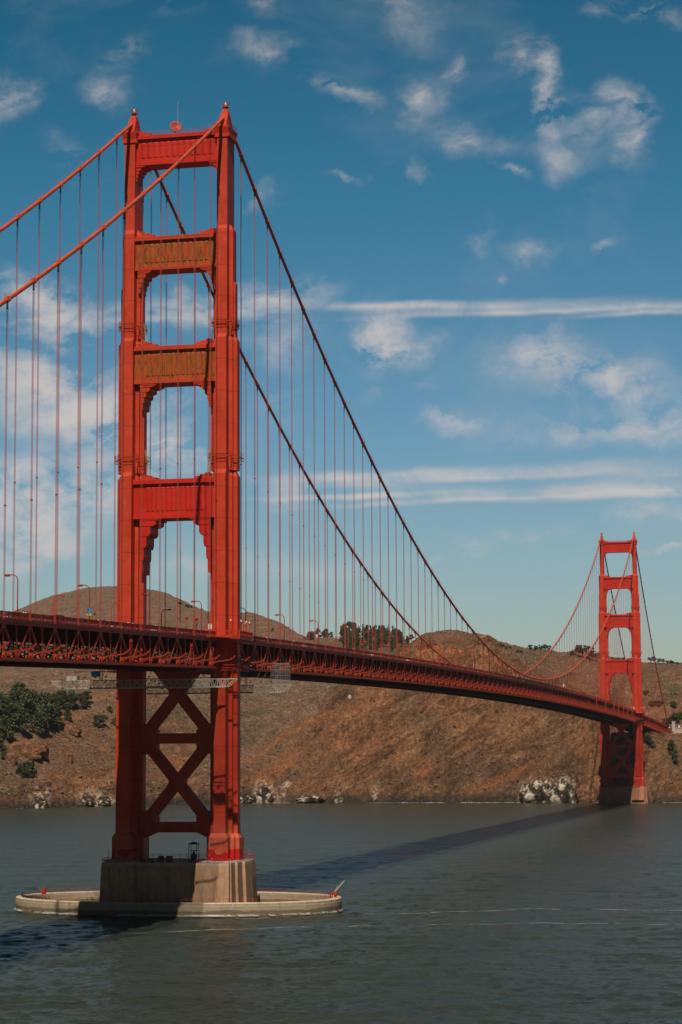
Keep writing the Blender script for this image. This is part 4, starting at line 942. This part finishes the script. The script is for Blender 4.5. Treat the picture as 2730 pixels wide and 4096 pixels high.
addattr('rock',rock_a); path=(np.abs(VV-2607-2*np.sin(UP_/40))<4.5)*(UP_>1655)*(UP_<1960)*(RR>215)*(RR<290); path=np.maximum(path,(np.abs(VV-(2606+(UP_-1935)*.75))<3.5)*(UP_>1930)*(UP_<2070)*(RR<300)*(RR>60)); addattr('bare',np.maximum(bare*.38,path*.9)); guano=np.clip(sum(zone(*z_) for z_ in [(2150,3150,60,40,25),(2260,3110,60,45,30),(2200,3170,60,25,0),(165,3190,35,45,0),(360,3195,45,28,0),(420,3195,35,22,0),(1060,3160,45,35,0),(1348,3185,12,22,0),(1500,3180,10,25,0),(90,3110,20,10,0),(2310,3060,16,40,0),(1140,3150,14,50,-40)])*1.2+.5*sm_-.1,0,1); guano*=(RR<70)*sst(24,16,Z); addattr('guano',guano); addattr('green',green); addattr('wet',wet)
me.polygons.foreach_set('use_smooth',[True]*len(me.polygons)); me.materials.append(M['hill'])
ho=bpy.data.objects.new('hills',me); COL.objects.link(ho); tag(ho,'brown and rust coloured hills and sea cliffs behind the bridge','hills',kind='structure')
def hgt(X,u=None,Y=None):
    if u is None:
        pass
    i=int(np.clip(np.searchsorted(U,u)-1,0,nu-2)); j=int(np.clip(np.searchsorted(REL,X-SXU[i])-1,0,nr-2)); return Z[i,j]
def hit(u,v,r0=5,r1=2500,minr=None):
    i=int(np.argmin(np.abs(U-u))); vv=VV[i]; ok=np.where((RR[i]>=r0)&(RR[i]<=r1)&(vv<=v))[0]
    j=ok[0] if len(ok) else int(np.argmin(np.where((RR[i]>=r0)&(RR[i]<=r1),vv,1e9)))
    return np.array([XX[i,j],YY[i,j],Z[i,j]])

# scrub: uncountable low bushes over the slopes
nb=15000; ii=RNG.integers(61,nu-82,nb); jj=np.clip((RNG.random(nb)**1.5*430).astype(int)+5,5,nr-30)
keep=(RNG.random(nb)<np.clip(.55+1.2*sm_[ii,jj]-.35*rock_a[ii,jj]-.8*bare[ii,jj],.04,1)); ii=ii[keep]; jj=jj[keep]; nb=len(ii)
base_=np.stack([XX[ii,jj],YY[ii,jj],Z[ii,jj]],-1); sz=RNG.uniform(.6,1.7,nb)*(1+.3*(RR[ii,jj]>700))
ico=[];
for th_,ph_ in [(0,90)]+[(a,25) for a in range(0,360,72)]+[(a+36,-15) for a in range(0,360,72)]:
    ico.append((math.cos(math.radians(th_))*math.cos(math.radians(ph_)),math.sin(math.radians(th_))*math.cos(math.radians(ph_)),math.sin(math.radians(ph_))))
ico=np.array(ico); fi=[(0,1+k_,1+(k_+1)%5) for k_ in range(5)]+[(1+k_,6+k_,1+(k_+1)%5) for k_ in range(5)]+[(6+k_,6+(k_+1)%5,1+(k_+1)%5) for k_ in range(5)]
Vb=(base_[:,None,:]+ico[None]*sz[:,None,None]*RNG.uniform(.6,1.3,(nb,11,1))*np.array([1,1,.75])).reshape(-1,3)
Fb=(np.array(fi)[None]+11*np.arange(nb)[:,None,None]).reshape(-1,3)
me=bpy.data.meshes.new('scrub'); me.from_pydata(Vb.tolist(),[],Fb.tolist()); me.materials.append(M['scrub']); so_=bpy.data.objects.new('dry_scrub',me); COL.objects.link(so_); tag(so_,'dry brown scrub dotted over the hill slopes','scrub',kind='stuff')

# ---------------------------------------------------------------- trees
def tree_parts(kind,seed):
    r=np.random.default_rng(seed); Hh=10.; tr=MB()
    lean=r.uniform(-.6,.6,2)
    tr.tube([(0,0,-1.2),(lean[0]*.3,lean[1]*.3,2.5),(lean[0],lean[1],Hh*.62)],[.34,.26,.1],7)
    cl=[]
    if kind=='cypress':
        for i in range(26):
            h=r.uniform(1.6,9.3); R=3.6*(1-((h-3.6)/6.4)**2*.75) if h>3.6 else 3.3; a=r.uniform(0,6.28); rr=R*r.uniform(.25,.85); cl.append((rr*math.cos(a),rr*math.sin(a),h,r.uniform(.9,1.7)))
    elif kind=='conifer':
        for i in range(26):
            h=r.uniform(1.4,9.7); R=2.8*(1-h/10.5)+.2; a=r.uniform(0,6.28); rr=R*r.uniform(.2,.9); cl.append((rr*math.cos(a),rr*math.sin(a),h,r.uniform(.5,1.05)*(1.25-h/14)))
    elif kind=='eucalyptus':
        for i in range(20):
            h=r.uniform(4.,9.6); a=r.uniform(0,6.28); rr=r.uniform(.5,4.2)*(1-.5*abs(h-7)/4); cl.append((rr*math.cos(a),rr*math.sin(a),h,r.uniform(.7,1.35)))
    else:
        for i in range(16):
            h=r.uniform(.6,4.6); a=r.uniform(0,6.28); rr=r.uniform(0,3.6)*(1-h/8); cl.append((rr*math.cos(a),rr*math.sin(a),h,r.uniform(.8,1.5)))
    for c in cl:
        if r.random()<.6: z_=max(.8,c[2]*.55); tr.tube([(lean[0]*z_/7,lean[1]*z_/7,z_),(c[0]*.8,c[1]*.8,c[2])],[.12,.04],5,False)
    V=[];F=[]
    for c in cl:
        n=int(72*c[3]); p=r.normal(0,1,(n,3)); p/=np.linalg.norm(p,axis=1,keepdims=True); p*=c[3]*r.uniform(.55,1.08,(n,1))*np.array([1,1,.72]); p+=np.array(c[:3])
        for q_ in p:
            a=r.normal(0,1,3); a/=np.linalg.norm(a); b=np.cross(a,r.normal(0,1,3)); b/=np.linalg.norm(b)+1e-9; s_=r.uniform(.16,.36); o=len(V)
            V+= [q_-a*s_-b*s_*.7,q_+a*s_-b*s_*.5,q_+a*s_*.8+b*s_*.7,q_-a*s_*.6+b*s_*.8]; F.append((o,o+1,o+2,o+3))
    cr=MB(); cr.add(V,F); return tr,cr
PROT={}
for kd,lf in (('cypress','leaf_dark'),('conifer','leaf_dark'),('eucalyptus','leaf_euc'),('shrub','leaf_olive')):
    PROT[kd]=[]
    for s_ in range(3):
        tr,cr=tree_parts(kd,s_*7+len(kd)); PROT[kd].append((tr.mesh('trunk',M['bark'],True),cr.mesh('crown',M[lf],recalc=False)))
def tree(kd,pos,h,label,group=None,wd=1.,var=None):
    v=random.randrange(3) if var is None else var; s_=h/(5.4 if kd=='shrub' else 10.4)
    e=empty({'cypress':'cypress_tree','conifer':'conifer_tree','eucalyptus':'eucalyptus_tree','shrub':'green_shrub'}[kd],tuple(pos),random.uniform(0,6.28),label=label,cat='shrub' if kd=='shrub' else 'tree',group=group)
    e.scale=(s_*wd,s_*wd,s_)
    for nm,me in zip(('trunk','crown'),PROT[kd][v]):
        o=bpy.data.objects.new(nm,me); COL.objects.link(o); o.parent=e
# (u, v of the base, height in photo pixels, kind, width)
TL=[(8,2905,150,'cypress',1.),(40,2890,140,'cypress',1),(75,2850,130,'cypress',1.1),(110,2895,150,'cypress',1.1),(20,2960,110,'cypress',1),(70,2930,120,'cypress',1.1),(100,2830,80,'conifer',1),(140,2870,110,'cypress',1),(155,2945,120,'cypress',1.15),(190,2930,125,'cypress',1.1),(180,2880,120,'cypress',1),(225,2915,100,'cypress',1.1),(215,2850,85,'cypress',1),(245,2840,85,'cypress',1.2),(285,2835,85,'cypress',1.2),(325,2840,80,'eucalyptus',1.),(345,2825,70,'eucalyptus',1.1),(270,2885,60,'cypress',1),(55,2975,55,'conifer',1),(5,3010,60,'cypress',1),(20,3040,60,'cypress',1),(165,2820,60,'conifer',1.),(385,2910,55,'cypress',1.),(410,2915,60,'eucalyptus',1.1),(460,2905,40,'shrub',1),(435,2850,28,'shrub',1),(110,3115,75,'cypress',1.15),(80,3112,50,'cypress',1),(130,3110,70,'conifer',1.3),(230,2925,35,'shrub',1),(215,3015,0,'',0)]
rank=1
for (u,v,h,kd,wd) in sorted([q_ for q_ in TL if q_[3]]):
    p=hit(u,v,5,330); sc_=np.linalg.norm(p-CP)/FOC; 
    desc={'cypress':'dark dense cypress','conifer':'pointed dark conifer','eucalyptus':'loose airy green tree','shrub':'low green bush'}[kd]
    tree(kd,p-np.array([0,0,.4]),h*.92*sc_,f'{desc} on the slope below the work platform, {ordn(rank)} from left',group='trees on the slope left of the near tower',wd=wd); rank+=1
# skyline woods and bushes
TS=[(1245,2560,35,'shrub',1.3),(1262,2553,30,'eucalyptus',1.),(1275,2550,42,'eucalyptus',.8),(1300,2548,30,'shrub',1.2),(1308,2540,38,'cypress',1.1),(1330,2538,26,'cypress',1.1)]
for i in range(84):
    u=1368+i*2.95+random.uniform(-3,3); rowk=i%5
    if random.random()<.25: continue
    v=2548+rowk*14+random.uniform(-3,3)+.02*(u-1370); TS.append((u,v,random.uniform(44,66)*(1.2 if 1390<u<1440 else 1.),['cypress','eucalyptus','cypress','conifer'][random.randrange(4)],random.uniform(.55,.9)))
TS+=[(1600,2550,46,'conifer',.7),(1635,2556,42,'cypress',1.),(1650,2556,36,'eucalyptus',1.),(1610,2575,26,'shrub',1.4),(1580,2580,26,'shrub',1.4)]
TS+=[(2005,2593,24,'eucalyptus',1.1),(2018,2594,20,'eucalyptus',1),(2030,2597,14,'shrub',1.2),(2048,2601,20,'eucalyptus',1.),(2080,2610,14,'cypress',1.4),(2092,2611,12,'shrub',1.5),(2130,2612,36,'eucalyptus',.9),(2150,2612,34,'eucalyptus',1.),(2172,2611,36,'eucalyptus',1.),(2188,2611,32,'eucalyptus',1.1),(2205,2611,28,'eucalyptus',1.)]
TS+=[(2300,2622,22,'shrub',1.2),(2322,2628,50,'eucalyptus',.9),(2338,2634,60,'eucalyptus',1.),(2360,2640,58,'eucalyptus',1.),(2380,2645,48,'eucalyptus',1.),(2396,2648,36,'eucalyptus',1.),(2455,2640,14,'shrub',2),(2480,2642,12,'shrub',2),(2500,2642,12,'shrub',2),(2610,2657,32,'eucalyptus',1.),(2625,2657,34,'eucalyptus',1.),(2645,2658,26,'eucalyptus',1.),(2662,2658,24,'eucalyptus',1.1),(2680,2659,20,'eucalyptus',1.2),(2698,2659,12,'shrub',2),(2718,2659,8,'shrub',2)]
TS+=[(2612,2826,18,'shrub',1.6),(2632,2824,20,'shrub',1.7),(2645,2826,18,'shrub',1.6),(2590,2775,16,'shrub',1.8),(2700,2830,26,'shrub',1.3),(2705,2895,44,'cypress',1.3),(2690,2900,30,'cypress',1.3),(2725,2880,30,'shrub',1.4),(2665,2900,26,'shrub',1.6),(2690,3020,60,'cypress',.9),(2700,3060,60,'cypress',.8),(2596,2975,36,'shrub',1.2),(2608,2985,26,'shrub',1.2),(748,2430,12,'shrub',2.),(760,2432,10,'shrub',1.6),(718,2418,12,'shrub',2.),(377,2465,11,'shrub',1.3),(1090,2528,14,'shrub',1.2),(1260,2620,14,'shrub',2),(1300,2600,14,'shrub',2.),(1220,2600,14,'shrub',2.),(1352,2632,12,'shrub',2),(1830,2574,10,'shrub',2.5),(1790,2580,9,'shrub',2.5)]
rank=1
for (u,v,h,kd,wd) in sorted(TS):
    rr0=330 if v<2700 else 20
    p=hit(u,v,rr0,2300); sc_=np.linalg.norm(p-CP)/FOC
    desc={'cypress':'dark rounded tree','conifer':'small pointed conifer','eucalyptus':'ragged open-crowned tree','shrub':'low dark bush'}[kd]
    where='on the skyline behind the span' if u<1700 else ('on the saddle skyline' if u<2250 else ('left of the distant tower' if u<2430 else 'beyond the distant tower'))
    if u<1150: where='on the bare conical hill'
    tree(kd,p-np.array([0,0,.5]),h*sc_,f'{desc} {where}, {ordn(rank)} hill plant from left',group='trees and bushes on the far hills',wd=wd); rank+=1

# ---------------------------------------------------------------- rocks at the waterline
def rock(name,u,v,wpx,hpx,mat,label,seed,dep=.8,r0=-5):
    p=hit(u,v,r0,300); s_=np.linalg.norm(p-CP)/FOC; r=np.random.default_rng(seed); nth,nph=48,24; V=[]
    for j in range(nph+1):
        for i in range(nth):
            a=2*math.pi*i/nth; b=-.45+(math.pi/2+.45)*j/nph; x,y,z=math.cos(b)*math.cos(a),math.cos(b)*math.sin(a),math.sin(b); V.append((x,y,z))
    V=np.array(V); n_=fbm(V[:,0]*1.7+V[:,2]*1.3+seed,V[:,1]*1.7+V[:,2],5,seed%50,.62,True); n2_=fbm(V[:,0]*5+seed,V[:,1]*5+V[:,2]*5,3,seed%37,.6)
    V=V*(.86+.34*n_+.09*n2_)[:,None]; V*=np.array([wpx*s_*dep/2,wpx*s_/2,hpx*s_])
    F=[(j*nth+i,j*nth+(i+1)%nth,(j+1)*nth+(i+1)%nth,(j+1)*nth+i) for j in range(nph) for i in range(nth)]
    m=MB(); m.add(V,F); o=m.obj(name,mat,None,True,label=label,cat='rock'); o.location=tuple(p); return o
W_=M['wrock']; R_k=M['rrock']
rock('shore_rock',165,3228,64,34,W_,'white-streaked shore rock with dark cave, left of the near tower',3)
rock('shore_rock',355,3218,60,24,W_,'left of two white shore rocks just left of the shaded tower leg',5)
rock('shore_rock',420,3218,60,24,W_,'right of two white shore rocks just left of the shaded tower leg',9)
rock('shore_rock',1050,3206,80,46,W_,'white-topped rock at the waterline right of the near tower leg',13)
rock('shore_rock',975,3203,80,26,M['wrock'],'dark shore rock beside the near tower leg',15)
rock('shore_rock',1352,3209,50,22,W_,'small white-faced rock beside a dark sea cave',17)
rock('sea_stack',2150,3202,150,66,W_,'large white guano-covered rock at the foot of the cliff',21)
rock('sea_stack',2250,3200,130,70,W_,'dark craggy white-streaked rock right of the large white one',23)
rock('sea_stack',2345,3200,90,60,M['rrock'],'tall brown crag just left of the distant tower base',27)
rock('outcrop',110,3020,180,52,R_k,'wide orange rock outcrop with a dark hollow below the trees',31,.5)
rock('outcrop',40,3050,60,50,R_k,'pale orange outcrop at the left edge below the trees',33,.5)
rock('outcrop',285,2930,90,30,R_k,'rubbly orange outcrop among the trees left of the tower',35,.5)
rock('outcrop',270,3045,44,44,R_k,'isolated upright orange outcrop on the grey slope',37,.5)
rock('boulder',1400,2797,16,12,simple('pale_boulder',(.5,.4,.3),.9),'pale lone boulder high on the cliff slope below the deck',39)
rock('shore_rock',1230,3208,120,18,M['wrock'],'low dark rocks along the waterline below the orange slope',41)

# ---------------------------------------------------------------- water, foam
fh=np.array([math.cos(YAW),math.sin(YAW)]); lh=np.array([math.sin(YAW),-math.cos(YAW)])
rows=[300.]
while rows[-1]<1500: rows.append(rows[-1]+max(.45,rows[-1]**2*.62e-5))
rows=np.array([-2500.,-300.,100.,250.]+rows+list(np.geomspace(1600,7000,10)))
tt=np.concatenate([[-.62,-.5,-.35,-.25],np.linspace(-.175,.175,580),[.25,.35,.5,.62]])
RW,TT=np.meshgrid(rows,tt,indexing='ij'); LT=TT*np.maximum(RW,300); WX=CP[0]+fh[0]*RW+lh[0]*LT; WY=CP[1]+fh[1]*RW+lh[1]*LT
ang=.35; wa=WX*math.cos(ang)+WY*math.sin(ang); wb=-WX*math.sin(ang)+WY*math.cos(ang)
hw=.62*fbm(wa/7.5,wb/15,4,81,.6,True)+.26*fbm(wa/2.2+5,wb/3.6,3,91,.6)+.12*fbm(WX/30,WY/45,3,95)
fade=sst(300,330,RW)*(1-sst(1100,1450,RW))*(np.abs(TT)<.176)
WZ=hw*fade; WZ-=0
wv=np.stack([WX,WY,WZ],-1).reshape(-1,3); wi=np.arange(RW.size).reshape(RW.shape); wf=np.stack([wi[:-1,:-1],wi[:-1,1:],wi[1:,1:],wi[1:,:-1]],-1).reshape(-1,4)
me=bpy.data.meshes.new('bay_water'); me.vertices.add(len(wv)); me.vertices.foreach_set('co',wv.ravel()); me.loops.add(wf.size); me.loops.foreach_set('vertex_index',wf.ravel().astype(np.int32))
me.polygons.add(len(wf)); me.polygons.foreach_set('loop_start',np.arange(0,wf.size,4,dtype=np.int32)); me.polygons.foreach_set('loop_total',np.full(len(wf),4,np.int32)); me.update(calc_edges=True)
me.flip_normals() if me.polygons[len(wf)//2].normal.z<0 else None
me.polygons.foreach_set('use_smooth',[True]*len(wf)); me.materials.append(M['water']); wo=bpy.data.objects.new('bay_water',me); COL.objects.link(wo); tag(wo,label='dark grey green water of the strait',cat='water',kind='structure')
def foamline(pts,w_,nm='foam_line'):
    m=MB(); V=[]
    P=np.array([[*atXz(u,v)] for u,v in pts]); 
    for i,p in enumerate(P):
        d=P[min(i+1,len(P)-1)]-P[max(i-1,0)]; d/=np.linalg.norm(d); n_=np.array([-d[1],d[0]])*w_*random.uniform(.5,1.2)/2; V+=[(p[0]-n_[0],p[1]-n_[1],.8),(p[0]+n_[0],p[1]+n_[1],.8)]
    m.add(V,[(2*i,2*i+2,2*i+3,2*i+1) for i in range(len(P)-1)]); m.obj(nm,M['foam'],None,label='thin broken line of drifting foam on the water',cat='foam',kind='stuff')
def atXz(u,v):
    d=ray(u,v); t_=-CP[2]/d[2]; return (CP+d*t_)[:2]
def curve(ps,n=60):
    us=np.linspace(ps[0][0],ps[-1][0],n); return [(u,np.interp(u,[a for a,b in ps],[b for a,b in ps])+1.5*math.sin(u*.02)+random.uniform(-.8,.8)) for u in us]
foamline(curve([(420,3757),(700,3740),(1000,3728),(1500,3716),(2200,3706),(2750,3712)]),.9)
foamline(curve([(900,3690),(1300,3676),(1700,3664),(2140,3648),(2400,3652),(2750,3656)]),.8)
sh=[]; 
for seg in ((60,110),(960,1290),(1470,1790),(1850,2110),(2180,2390),(2650,2760),(300,440)):
    i0,i1=np.argmin(np.abs(U-seg[0])),np.argmin(np.abs(U-seg[1])); m=MB(); V=[]
    for i in range(i0,i1+1):
        k_=np.where(Z[i]>0.35)[0][0]; x=XX[i,k_]-1.; y=YY[i,k_]; V+=[(x-4.,y,.02),(x+1.5,y,.35+.8*random.random())]
    m.add(V,[(2*i,2*i+2,2*i+3,2*i+1) for i in range(len(V)//2-1)]); o=m.obj('surf',M['foam'],None,label='white surf breaking along the foot of the far cliffs',cat='surf',kind='stuff')

# ---------------------------------------------------------------- people and vehicles
def person_mesh():
    J={'pel':(0,0,.95,.15),'spi':(0,0,1.2,.145),'che':(0,0,1.4,.16),'neck':(0,0,1.52,.06),'hd':(.01,0,1.64,.1),'top':(.01,0,1.72,.075),
       'sl':(0,.19,1.43,.06),'el':(-.05,.25,1.16,.045),'hl':(.06,.26,.93,.035),'sr':(0,-.19,1.43,.06),'er':(.03,-.25,1.16,.045),'hr':(.16,-.25,.96,.035),
       'kl':(.12,.1,.52,.07),'al':(.06,.1,.09,.05),'fl':(.22,.11,.04,.04),'tl':(.0,.1,.88,.1),'tr':(0,-.1,.88,.1),'kr':(-.04,-.1,.5,.07),'ar':(-.24,-.1,.12,.05),'fr':(-.1,-.11,.04,.04)}
    E_=[('pel','spi'),('spi','che'),('che','neck'),('neck','hd'),('hd','top'),('che','sl'),('sl','el'),('el','hl'),('che','sr'),('sr','er'),('er','hr'),('pel','tl'),('tl','kl'),('kl','al'),('al','fl'),('pel','tr'),('tr','kr'),('kr','ar'),('ar','fr')]
    ks=list(J); me=bpy.data.meshes.new('p'); me.from_pydata([J[k_][:3] for k_ in ks],[(ks.index(a),ks.index(b)) for a,b in E_],[]); o=bpy.data.objects.new('p',me); COL.objects.link(o)
    md=o.modifiers.new('s','SKIN'); 
    for i,k_ in enumerate(ks): me.skin_vertices[0].data[i].radius=(J[k_][3],)*2
    me.skin_vertices[0].data[0].use_root=True; o.modifiers.new('d','SUBSURF').levels=1
    dg=bpy.context.evaluated_depsgraph_get(); r=bpy.data.meshes.new_from_object(o.evaluated_get(dg)); bpy.data.objects.remove(o); return r
skin=simple('skin',(.45,.26,.18),.6); trou=simple('dark_trousers',(.04,.045,.07),.9); hair=simple('dark_hair',(.03,.02,.015),.8)
SH=[simple('shirt_'+n_,c_,.9) for n_,c_ in (('red',(.6,.04,.03)),('white',(.75,.75,.72)),('dark',(.05,.05,.06)),('blue',(.05,.12,.4)),('orange',(.85,.25,.03)),('tan',(.5,.4,.28)))]
pm=person_mesh()
for s_ in (skin,trou,SH[0]): pm.materials.append(s_)
for p_ in pm.polygons: 
    z=p_.center.z; p_.material_index=0 if (z>1.5 or (abs(p_.center.y)>.21 and z<1.1)) else (1 if z<.98 else 2); p_.use_smooth=True
hm=MB().tube([(-.03,0,1.62),(-.02,0,1.7),(-.0,0,1.77),(.0,0,1.785)],[.105,.112,.07,.02],10).mesh('hair',hair,True)
cols_=['red','white','black','blue','orange','tan']
def person(x,y,z,c,label,grp,rz=0):
    o=bpy.data.objects.new('person',pm); COL.objects.link(o); o.location=(x,y,z); o.rotation_euler=(0,0,rz); o.material_slots[2].link='OBJECT'; o.material_slots[2].material=SH[c]; tag(o,label,'person',grp)
    h=bpy.data.objects.new('hair',hm); COL.objects.link(h); h.parent=o
pl=[(-158.8+a,c) for a,c in ((1.5,0),(5.,1),(7.5,1),(9.,2))]+[(-104,1),(-101,2),(-96,5),(-83,1),(-78,1),(-76,3),(-64,2),(-61,5),(-49,2),(50,1),(53,0),(55,1),(61,1),(64,5),(66,2),(84,1),(145,2),(171,1),(195,3),(250,5),(300,1),(380,2),(436,1),(520,5)]
for i,(x,c) in enumerate(pl): person(x,-12.2-.5*(i%2),zr(x)-1.25,c,f'walker in a {cols_[c]} top on the near walkway, {ordn(i+1)} from the left',  'people walking on the near walkway',0 if i%2 else math.pi)
person(-6.5,-17.4,zr(0)-1.25,4,'worker in an orange vest at the rail in front of the near leg',None,1.)
for i,u in enumerate(np.linspace(1670,1930,22)):
    p=hit(u+random.uniform(-5,5),2606,225,300); person(p[0],p[1],p[2],random.choice([1,1,2,0,5,3]),f'tiny visitor on the cliff-top path, {ordn(i+1)} from the left','visitors on the cliff-top viewpoint path')
def car_proto(kind):
    r=empty(kind,(0,0,0)); L_,W_2,Ht=(4.5,.9,1.45) if kind=='parked_car' or kind=='car' else (5.6,1.,2.3)
    if kind=='car': side=[(-2.2,.35),(-2.25,.8),(-1.9,.95),(-1.3,1.4),(.5,1.45),(1.1,1.0),(2.1,.85),(2.25,.5),(2.2,.3)]
    else: side=[(-2.8,.35),(-2.8,2.2),(-2.6,2.3),(1.3,2.3),(2.0,1.35),(2.7,1.15),(2.8,.5),(2.75,.3)]
    m=MB(); n=len(side); V=[(x,-W_2*(1-.12*(z>1.)),z) for x,z in side]+[(x,W_2*(1-.12*(z>1.)),z) for x,z in side]; m.add(V,[tuple(range(n)),tuple(range(2*n-1,n-1,-1))]+[(i,i+n,(i+1)%n+n,(i+1)%n) for i in range(n)]); m.obj('body',simple('car_paint',(.7,.7,.7),.3,.03),r)
    g=MB(); zt_=Ht-.5
    for s_ in (-1,1): g.box(-1.2 if kind=='car' else -2.3,.5 if kind=='car' else 1.,s_*(W_2*.9)-.02,s_*(W_2*.9)+.02,zt_,Ht-.12)
    g.beam((.56 if kind=='car' else 1.42,0,Ht-.08),(1.14 if kind=='car' else 2.02,0,zt_),W_2*1.6,.06); g.obj('window',M['black'],r)
    for x in (-L_*.31,L_*.31):
        for s_ in (-1,1): o=MB().tube([(x,s_*(W_2-.2),.33),(x,s_*(W_2+.02),.33)],.33,14).obj('wheel',M['black'],r)
    for s_ in (-1,1): MB().box(L_/2-.08,L_/2+.0 if kind!='car' else 2.27,s_*.62-.15,s_*.62+.15,.6,.75).obj('headlight',M['sign_white'],r)
    return r
PR={'car':car_proto('car'),'van':car_proto('van')}; bpy.context.view_layer.update()
paints={n_:simple('car_'+n_,c_,.3,.03) for n_,c_ in (('white',(.8,.8,.8)),('silver',(.45,.46,.47)),('black',(.02,.02,.02)),('red',(.5,.02,.02)),('blue',(.03,.1,.35)))}
used=set()
def vehicle(kd,x,y,z,c,label,grp,rz=0):
    r=PR[kd]; 
    if kd not in used: used.add(kd); r.location=(x,y,z); r.rotation_euler=(0,0,rz); tag(r,label,kd,grp); e=r
    else: e=dup(r,None,(x,y,z),rz,label=label,cat=kd,group=grp)
    b=[q_ for q_ in e.children if q_.name.startswith('body')]
    if not b: bpy.context.view_layer.update(); b=[q_ for q_ in e.children if q_.name.startswith('body')]
    b[0].material_slots[0].link='OBJECT'; b[0].material_slots[0].material=paints[c]
cn=['white','silver','black','red','blue','white','silver']
for i,x in enumerate([-165,-148,-131,-118,-97,-80,-66,-45,-28,-12,9,30,52,73,95,120,146,170,200,228,262,300,340,385,430,480,540,600,660,720,790,860,930,1000,1075,1150]):
    kd='van' if i%5==3 else 'car'; c=cn[i%7]; lane=-7.6 if i%2 else -4.4
    vehicle(kd,x,lane,zr(x)-1.44,c,f'{c} {kd} in the {"outer" if i%2 else "inner"} near lane, {ordn(i+1)} vehicle from left','vehicles driving over the bridge')
# north end: pylon, low building, vehicles
py=empty('concrete_pylon',(1623,0,0),label='pale concrete pylon at the far right end of the bridge',cat='pylon')
m=MB(); m.frus((-5,5,-21.4,-17.),(-4,4,-20.8,-17.2),20,66.5); m.box(-3.4,3.4,-20.4,-17.3,66.502,72.6); m.box(-3.6,3.6,-20.6,-17.1,72.602,73.1); m.obj('tower_block',M['pier'],py)
m=MB(); m.frus((-6,9,-33,-21.402),(-5,8,-32,-20.802),20,66.); m.box(-5.4,8.6,-32.4,-20.9,66.002,66.8); m.obj('abutment',M['pier'],py)
b_=empty('low_building',(1700,-20,66),label='low dark-roofed building behind the concrete pylon',cat='building')
MB().box(-6,6,-5,7,-6,5).obj('wall',simple('brick_wall',(.28,.09,.06)),b_); MB().box(-7,7,-6.5,8.5,5.002,5.5).obj('roof',M['dark'],b_); MB().box(-6.05,-6.003,-2,2,.5,3).obj('window',M['black'],b_)
p=MB(); p.box(1632,1760,-36,12,30,66.4); p.obj('toll_apron',M['asphalt'],None,label='paved turnout behind the concrete pylon',cat='pavement',kind='structure')
for i,(x,y,k_,c) in enumerate(((1642,-23,'van','white'),(1640,-28,'car','silver'),(1650,-12,'car','white'))):
    vehicle(k_,x,y,66.9 if x<1645 else 66.45,c,['white van parked beside the concrete pylon','silver car parked right of the concrete pylon','white car behind the concrete pylon'][i],'vehicles at the north end')

# ---------------------------------------------------------------- haze
hb=MB(); hb.box(-4200,7600,-6000,6000,-12,340); t=NT('haze_air'); t.N.remove(t.b); pv=t.N.new('ShaderNodeVolumePrincipled'); pv.inputs['Color'].default_value=(.78,.86,.95,1); pv.inputs['Density'].default_value=2.4e-5; pv.inputs['Anisotropy'].default_value=.2
t.L.new(pv.outputs[0],t.out.inputs['Volume']); hb.obj('haze',t.m,None,label='thin pale haze in the air over the strait',cat='haze',kind='stuff')
# ---------------------------------------------------------------- render
scene.render.engine='CYCLES'
scene.cycles.use_denoising=True; scene.cycles.diffuse_bounces=2
